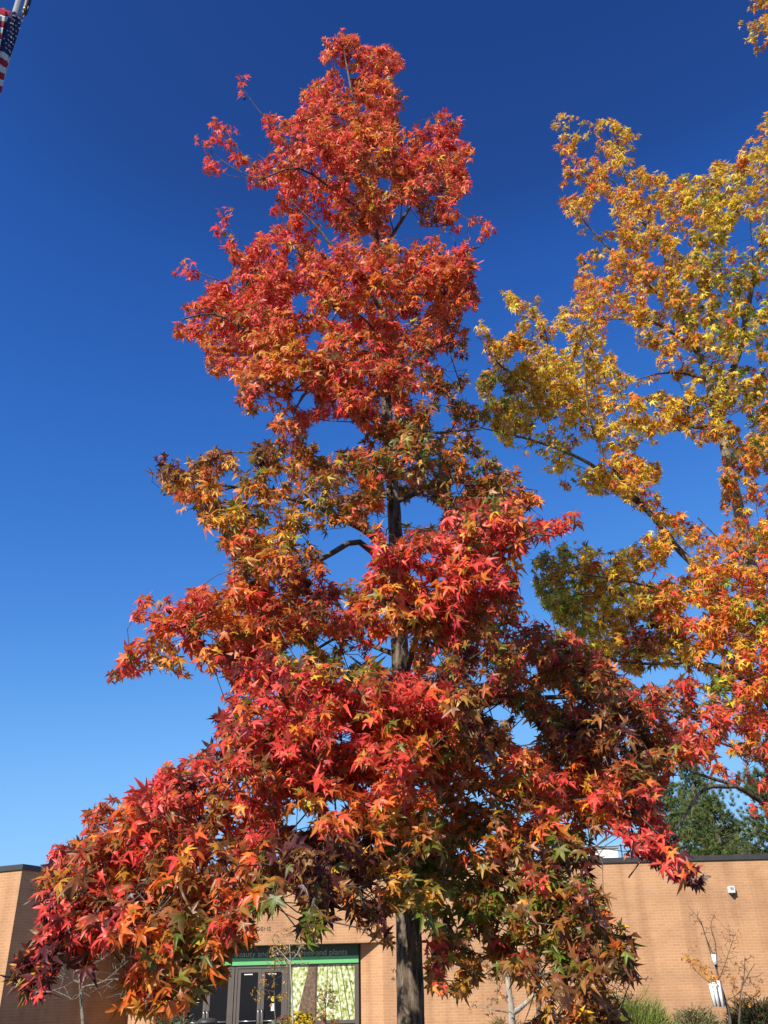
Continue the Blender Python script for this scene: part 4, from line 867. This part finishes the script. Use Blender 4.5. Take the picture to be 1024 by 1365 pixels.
# grassy and evergreen mounds along the wall
def mound(name, label, cat, px0, px1, ytop, Y, col, n_, L, mat=None, lean=.25, wdt=.012, group=None):
    a, b_ = at(px0, ytop, Y), at(px1, ytop, Y); hgt = a[2]; cx = (a[0] + b_[0]) / 2; rx = (b_[0] - a[0]) / 2
    t = empty(name, (cx, Y, 0), label, cat, group)
    s = MB()
    for i in range(14): 
        an = rng.uniform(0, 6.28); s.tube([(cx + rng.normal(0, rx * .2), Y + rng.normal(0, .1), -.02), (cx + rx * .7 * math.cos(an), Y + .5 * rx * math.sin(an), hgt * .75)], [.014, .006], 5)
    s.build('stems', M_twig, t)
    th = rng.uniform(0, 6.28, n_); ph = np.arccos(rng.uniform(0, 1, n_)); rr = rng.uniform(.35, 1, n_) ** .5
    lump = 1 + .16 * np.sin(3 * th + 1.3) * np.sin(2 * ph) + rng.normal(0, .07, n_)
    P = np.stack([cx + rx * rr * lump * np.sin(ph) * np.cos(th), Y + min(rx, .9) * rr * np.sin(ph) * np.sin(th), .1 + (hgt - .1 - L * .4) * rr * lump * np.cos(ph)], -1)
    D = unit(np.stack([np.cos(th) * lean * 2, np.sin(th) * lean * 2, np.ones(n_)], -1) + rng.normal(0, lean, (n_, 3))); S_ = unit(np.cross(D, rng.normal(0, 1, (n_, 3)))) * wdt
    Ln = L * rng.uniform(.5, 1.2, (n_, 1)); V = np.stack([P + S_, P - S_, P + D * Ln], 1).reshape(-1, 3)
    c = np.array([col[i] for i in rng.integers(0, len(col), n_)]) * np.exp(rng.normal(0, .25, (n_, 1)))
    tri_mesh('foliage', V, np.arange(n_ * 3).reshape(-1, 3), mat or M_needle, t, np.repeat(c, 3, 0)); return t
gg = 'shrubs along the long brick wall'
mound('ornamental_grass', 'bright green grassy clump below the dark red leaves, left of the grey green mounds', 'grass clump', 800, 888, 1332, 22.5, [(.14,.19,.04),(.22,.26,.06)], 7000, .34, lean=.3, wdt=.010, group=gg)
mound('low_shrub', 'grey green rounded mound shrub left of the young white guarded tree', 'shrub', 885, 962, 1345, 24.0, [(.13,.13,.06),(.2,.18,.08)], 7000, .14, lean=.6, wdt=.014, group=gg)
mound('low_shrub', 'dark evergreen shrub behind the young tree at the right edge', 'shrub', 958, 1050, 1332, 25.8, [(.035,.05,.025),(.06,.08,.035),(.12,.07,.03)], 9000, .16, lean=.6, wdt=.018, group=gg)
mound('low_shrub', 'yellow green low shrub under the brown leaves, left of the grassy clump', 'shrub', 640, 700, 1358, 23.0, [(.12,.12,.05),(.2,.16,.06)], 4000, .14, lean=.6, wdt=.014, group=gg)
mound('low_shrub', 'grey green shrub low in front of the dark glass doors at the left', 'shrub', 188, 262, 1350, 23.0, [(.10,.13,.07),(.17,.19,.11)], 5000, .14, lean=.6, wdt=.018)
# ------------------------------------------------------------------ planters and flowers at the entrance
M_pot = plain('grey glazed pot', (0.26, 0.27, 0.24), 0.5, 0.12, 5)
def planter(px, Y, r_, h_, label, flower, n_, leafc, crown_h, group):
    c = at(px, 1350, Y); t = empty('planter', (c[0], Y, 0), label, 'planter', group)
    p = MB(); p.lathe((c[0], Y, 0.004), [(r_ * .72, 0), (r_ * .86, h_ * .5), (r_, h_ * .92), (r_ * 1.08, h_ * .93), (r_ * 1.08, h_), (r_ * .95, h_), (r_ * .93, h_ * .92)], 24); p.build('pot', M_pot, t)
    k = n_; th = rng.uniform(0, 6.28, k); ph = np.arccos(rng.uniform(.0, 1, k)); q_ = rng.uniform(.6, 1, k)
    P = np.stack([c[0] + 1.35 * r_ * q_ * np.sin(ph) * np.cos(th), Y + 1.2 * r_ * q_ * np.sin(ph) * np.sin(th), h_ * .95 + crown_h * q_ * np.cos(ph)], -1)
    nrm = unit(P - np.array([c[0], Y, h_ * .8]))
    lv = rng.random(k) < .4; Cl = np.array(leafc) * np.exp(rng.normal(0, .25, (k, 1)))
    V, T, C = leaves_geo(P[lv] - nrm[lv] * .03, unit(nrm[lv] + rng.normal(0, .8, (lv.sum(), 3))), nrm[lv] + rng.normal(0, .5, (lv.sum(), 3)), np.full(lv.sum(), .06), Cl[lv], Cl[lv], False)
    tri_mesh('foliage', V, T, M_leaf, t, C)
    fl = ~lv; Vs = []; Ts = []; Cs = []; kk = 0
    for p_, n0 in zip(P[fl], nrm[fl]):                       # each bloom a ring of petals
        e1 = unit(np.cross(n0, [.3, .2, .9])); e2 = np.cross(n0, e1); rb = rng.uniform(.028, .045); cf = np.array(flower) * np.exp(rng.normal(0, .15))
        v = [p_ + n0 * .012]; 
        for j in range(14):
            a = 2 * math.pi * j / 14; rj = rb * (1 if j % 2 else .6); v.append(p_ + rj * (math.cos(a) * e1 + math.sin(a) * e2))
        Vs.append(np.array(v)); Ts.append(np.array([(0, 1 + j, 1 + (j + 1) % 14) for j in range(14)]) + kk); Cs.append(np.tile(cf, (15, 1))); kk += 15
    tri_mesh('flowers', np.concatenate(Vs), np.concatenate(Ts), M_leaf, t, np.concatenate(Cs)); return t
pg = 'planters at the entrance'
planter(402, 24.0, .30, .98, 'grey pot of bright yellow chrysanthemums before the forest picture window', (.75,.48,.01), 420, (.08,.12,.03), .34, pg)
planter(412, 22.8, .26, .80, 'lower pot of pale yellow chrysanthemums in front of the bright yellow one', (.78,.56,.05), 300, (.10,.14,.04), .30, pg)
planter(382, 24.6, .24, 1.0, 'grey pot of rusty pink flowers left of the yellow ones', (.34,.13,.06), 220, (.12,.14,.06), .22, pg)
planter(371, 23.4, .24, .95, 'grey pot of silvery green leaves at the right hand door', (.20,.21,.12), 160, (.16,.19,.11), .2, pg)
little_tree('sapling', 'slender sapling with sparse pale leaves standing before the right hand door', 'tree',
    [([(369,1378),(367,1350),(366,1320),(366,1290),(370,1262)], .022, .006), ([(366,1322),(352,1318),(344,1326)], .008, .004), ([(366,1300),(378,1290)], .008, .004)],
    22.5, 34, [(340,1335),(345,1310),(358,1285),(360,1240),(385,1232),(395,1262),(382,1300),(384,1330)], 1.6, 'YPGP', M_twig, .032, (340, 396, 1230, 1336), .35, gap=.05)
little_tree('sapling', 'slim sapling with twiggy pale leaves crossing the green sign band', 'tree',
    [([(391,1378),(390,1340),(388,1300),(387,1275),(386,1255)], .024, .008), ([(388,1284),(376,1270),(368,1262)], .01, .004), ([(388,1282),(398,1268),(402,1258)], .01, .004)],
    22.0, 44, [(366,1285),(362,1262),(380,1236),(404,1256),(412,1284),(396,1290)], 1.7, 'YPGB', M_palebark, .028, (358, 414, 1234, 1292), .35, gap=.045)
little_tree('autumn_shrub', 'upright shrub with small orange and green leaves in front of the forest picture', 'shrub',
    [([(434,1378),(434,1350),(433,1330),(434,1312)], .02, .006), ([(434,1350),(424,1335),(422,1322)], .01, .004), ([(434,1345),(444,1328),(444,1316)], .01, .004)],
    23.2, 46, [(418,1365),(420,1330),(430,1306),(442,1308),(450,1330),(446,1365)], 2.4, 'OBGPB', M_twig, .034, (416, 452, 1306, 1366), .35, gap=.05)
lb2 = at(277, 1352, 25.5)
bn = empty('litter_bin', (lb2[0], 25.5, 0), 'dark litter bin standing before the left hand glass doors', 'litter bin')
q = MB(); q.lathe((lb2[0], 25.5, 0.004), [(.22, 0), (.24, .05), (.24, .98), (.25, 1.0)], 20); q.build('body', M_black, bn)
q = MB(); q.lathe((lb2[0], 25.5, 1.004), [(.26, 0), (.26, .04), (.2, .1), (.1, .12)], 20); q.build('lid', M_coping, bn)

# ------------------------------------------------------------------ flag and its pole
YF = 6.0
ht = at(30, 22, YF); pt = at(24, 6, YF + .06)
pole = empty('flagpole', (pt[0], pt[1], 0), 'silver metal flagpole carrying the striped flag at the top left corner', 'flagpole')
M_alu = plain('brushed aluminium pole', (0.42, 0.42, 0.36), 0.35, 0.08, 5, 0.6)
q = MB(); q.tube([(pt[0], pt[1], 0), (pt[0], pt[1], 3), (pt[0], pt[1], pt[2] + .9)], [.055, .05, .034], 20); q.build('shaft', M_alu, pole)
q = MB(); q.lathe((pt[0], pt[1], 0), [(.16, 0), (.16, .03), (.08, .1), (.06, .12)], 24); q.build('base_collar', M_alu, pole)
q = MB(); q.lathe((pt[0], pt[1], pt[2] + .9), [(.02, 0), (.04, .01), (.07, .06), (.075, .1), (.05, .16), (.01, .18)], 20); q.build('ball_finial', plain('gilt ball', (.6, .4, .1), .25, .05, 4, .9), pole)
hx = at(37, 3, YF - .02)
q = MB(); q.tube([tuple(hx + [0, 0, .12]), tuple(hx), tuple(ht + [.012, 0, .05]), tuple(ht + [0.004, 0, .01])], [.03, .034, .03, .012], 10); q.build('pulley', M_black, pole)
q = MB(); c_ = at(33, 11, YF - .04); q.tube([tuple(c_ + [0, 0, .03]), tuple(c_ - [0, 0, .03])], .014, 10); q.build('snap_hook', plain('brass snap hook', (.55, .33, .12), .35, .1, 4, .8), pole)
q = MB(); q.tube([tuple(hx + [.02, 0, .9]), tuple(hx + [.02, 0, -.1]), tuple(ht + [.01, .0, -.01])], .006, 6); q.build('halyard', M_white, pole)
LF, HF = 2.6, 0.0
HF = ht[2] - at(-4, 126, YF)[2]
flag = empty('flag', tuple(ht), 'limp striped red and white flag with a dark blue starred corner', 'flag')
NU, NV = 120, 52
def flag_pt(s, h):
    """s along the fly 0..1, h down the hoist 0..1"""
    a = s * LF; g_ = a * .17
    wv = (.030 * math.sin(s * 21 + h * 3.2) + .010 * math.sin(s * 47 + h * 5)) * min(1, s * 10)
    return ht + np.array([(-.46 + .30 * h) * g_ + wv * 1.3, -.60 * g_ + .5 * wv, -h * HF - a * .10 * (0.3 + .7 * s) - .012 * math.sin(s * 30)])
def cloth(name, u0, u1, v0, v1, mat):
    n1 = max(2, int(NU * (u1 - u0))); n2 = max(2, int(NV * (v1 - v0)) + 1); V = []; Fc = []
    for i in range(n1 + 1):
        for j in range(n2 + 1): V.append(flag_pt(u0 + (u1 - u0) * i / n1, v0 + (v1 - v0) * j / n2))
    for i in range(n1):
        for j in range(n2): k = i * (n2 + 1) + j; Fc.append((k, k + n2 + 1, k + n2 + 2, k + 1))
    q = MB(); q.add(V, Fc, True); o = q.build(name, mat, flag); md_ = o.modifiers.new('thickness', 'SOLIDIFY'); md_.thickness = .0015; return o
def fabric(name, c, tl=.3):
    mt, n, l, b = new_mat(name); b.inputs['Base Color'].default_value = (*c, 1); b.inputs['Roughness'].default_value = .8
    w_ = n.new('ShaderNodeTexWave'); w_.inputs['Scale'].default_value = 300; tc = n.new('ShaderNodeTexCoord'); l.new(tc.outputs['Object'], w_.inputs['Vector'])
    bp = n.new('ShaderNodeBump'); bp.inputs['Strength'].default_value = .1; l.new(w_.outputs['Fac'], bp.inputs['Height']); l.new(bp.outputs[0], b.inputs['Normal'])
    tr = n.new('ShaderNodeBsdfTranslucent'); tr.inputs[0].default_value = (*c, 1); ms = n.new('ShaderNodeMixShader'); ms.inputs[0].default_value = tl
    l.new(b.outputs[0], ms.inputs[1]); l.new(tr.outputs[0], ms.inputs[2]); l.new(ms.outputs[0], n['Material Output'].inputs[0]); return mt
FR, FW, FB = fabric('red cloth', (.42, .02, .04)), fabric('white cloth', (.72, .70, .68)), fabric('dark blue cloth', (.016, .016, .07), .12)
for i in range(13):
    u0 = .44 if i < 7 else .03
    cloth('stripe', u0, 1, i / 13, (i + 1) / 13, FR if i % 2 == 0 else FW)
can = cloth('canton', .03, .44, 0, 7 / 13, FB)
cloth('hoist_band', 0, .03, 0, 1, FW)
V = []; Fc = []
for r_ in range(9):
    for c_ in range(6 if r_ % 2 == 0 else 5):
        su = .03 + .41 * ((2 * c_ + 1 + (r_ % 2)) / 12); sv = 7 / 13 * (r_ + 1) / 10
        for side in (-1, 1):
            pc = flag_pt(su, sv); du = unit(flag_pt(su + .004, sv) - pc); dv = unit(flag_pt(su, sv + .01) - pc); nn = unit(np.cross(du, dv)) * .003 * side; k = len(V)
            V.append(pc + nn)
            for j in range(10):
                a = math.pi * j / 5; rr = .016 if j % 2 == 0 else .0065; V.append(pc + nn + du * rr * math.sin(a) - dv * rr * math.cos(a))
            Fc += [(k, k + 1 + j, k + 1 + (j + 1) % 10) for j in range(10)]
q = MB(); q.add(V, Fc); q.build('stars', FW, flag)
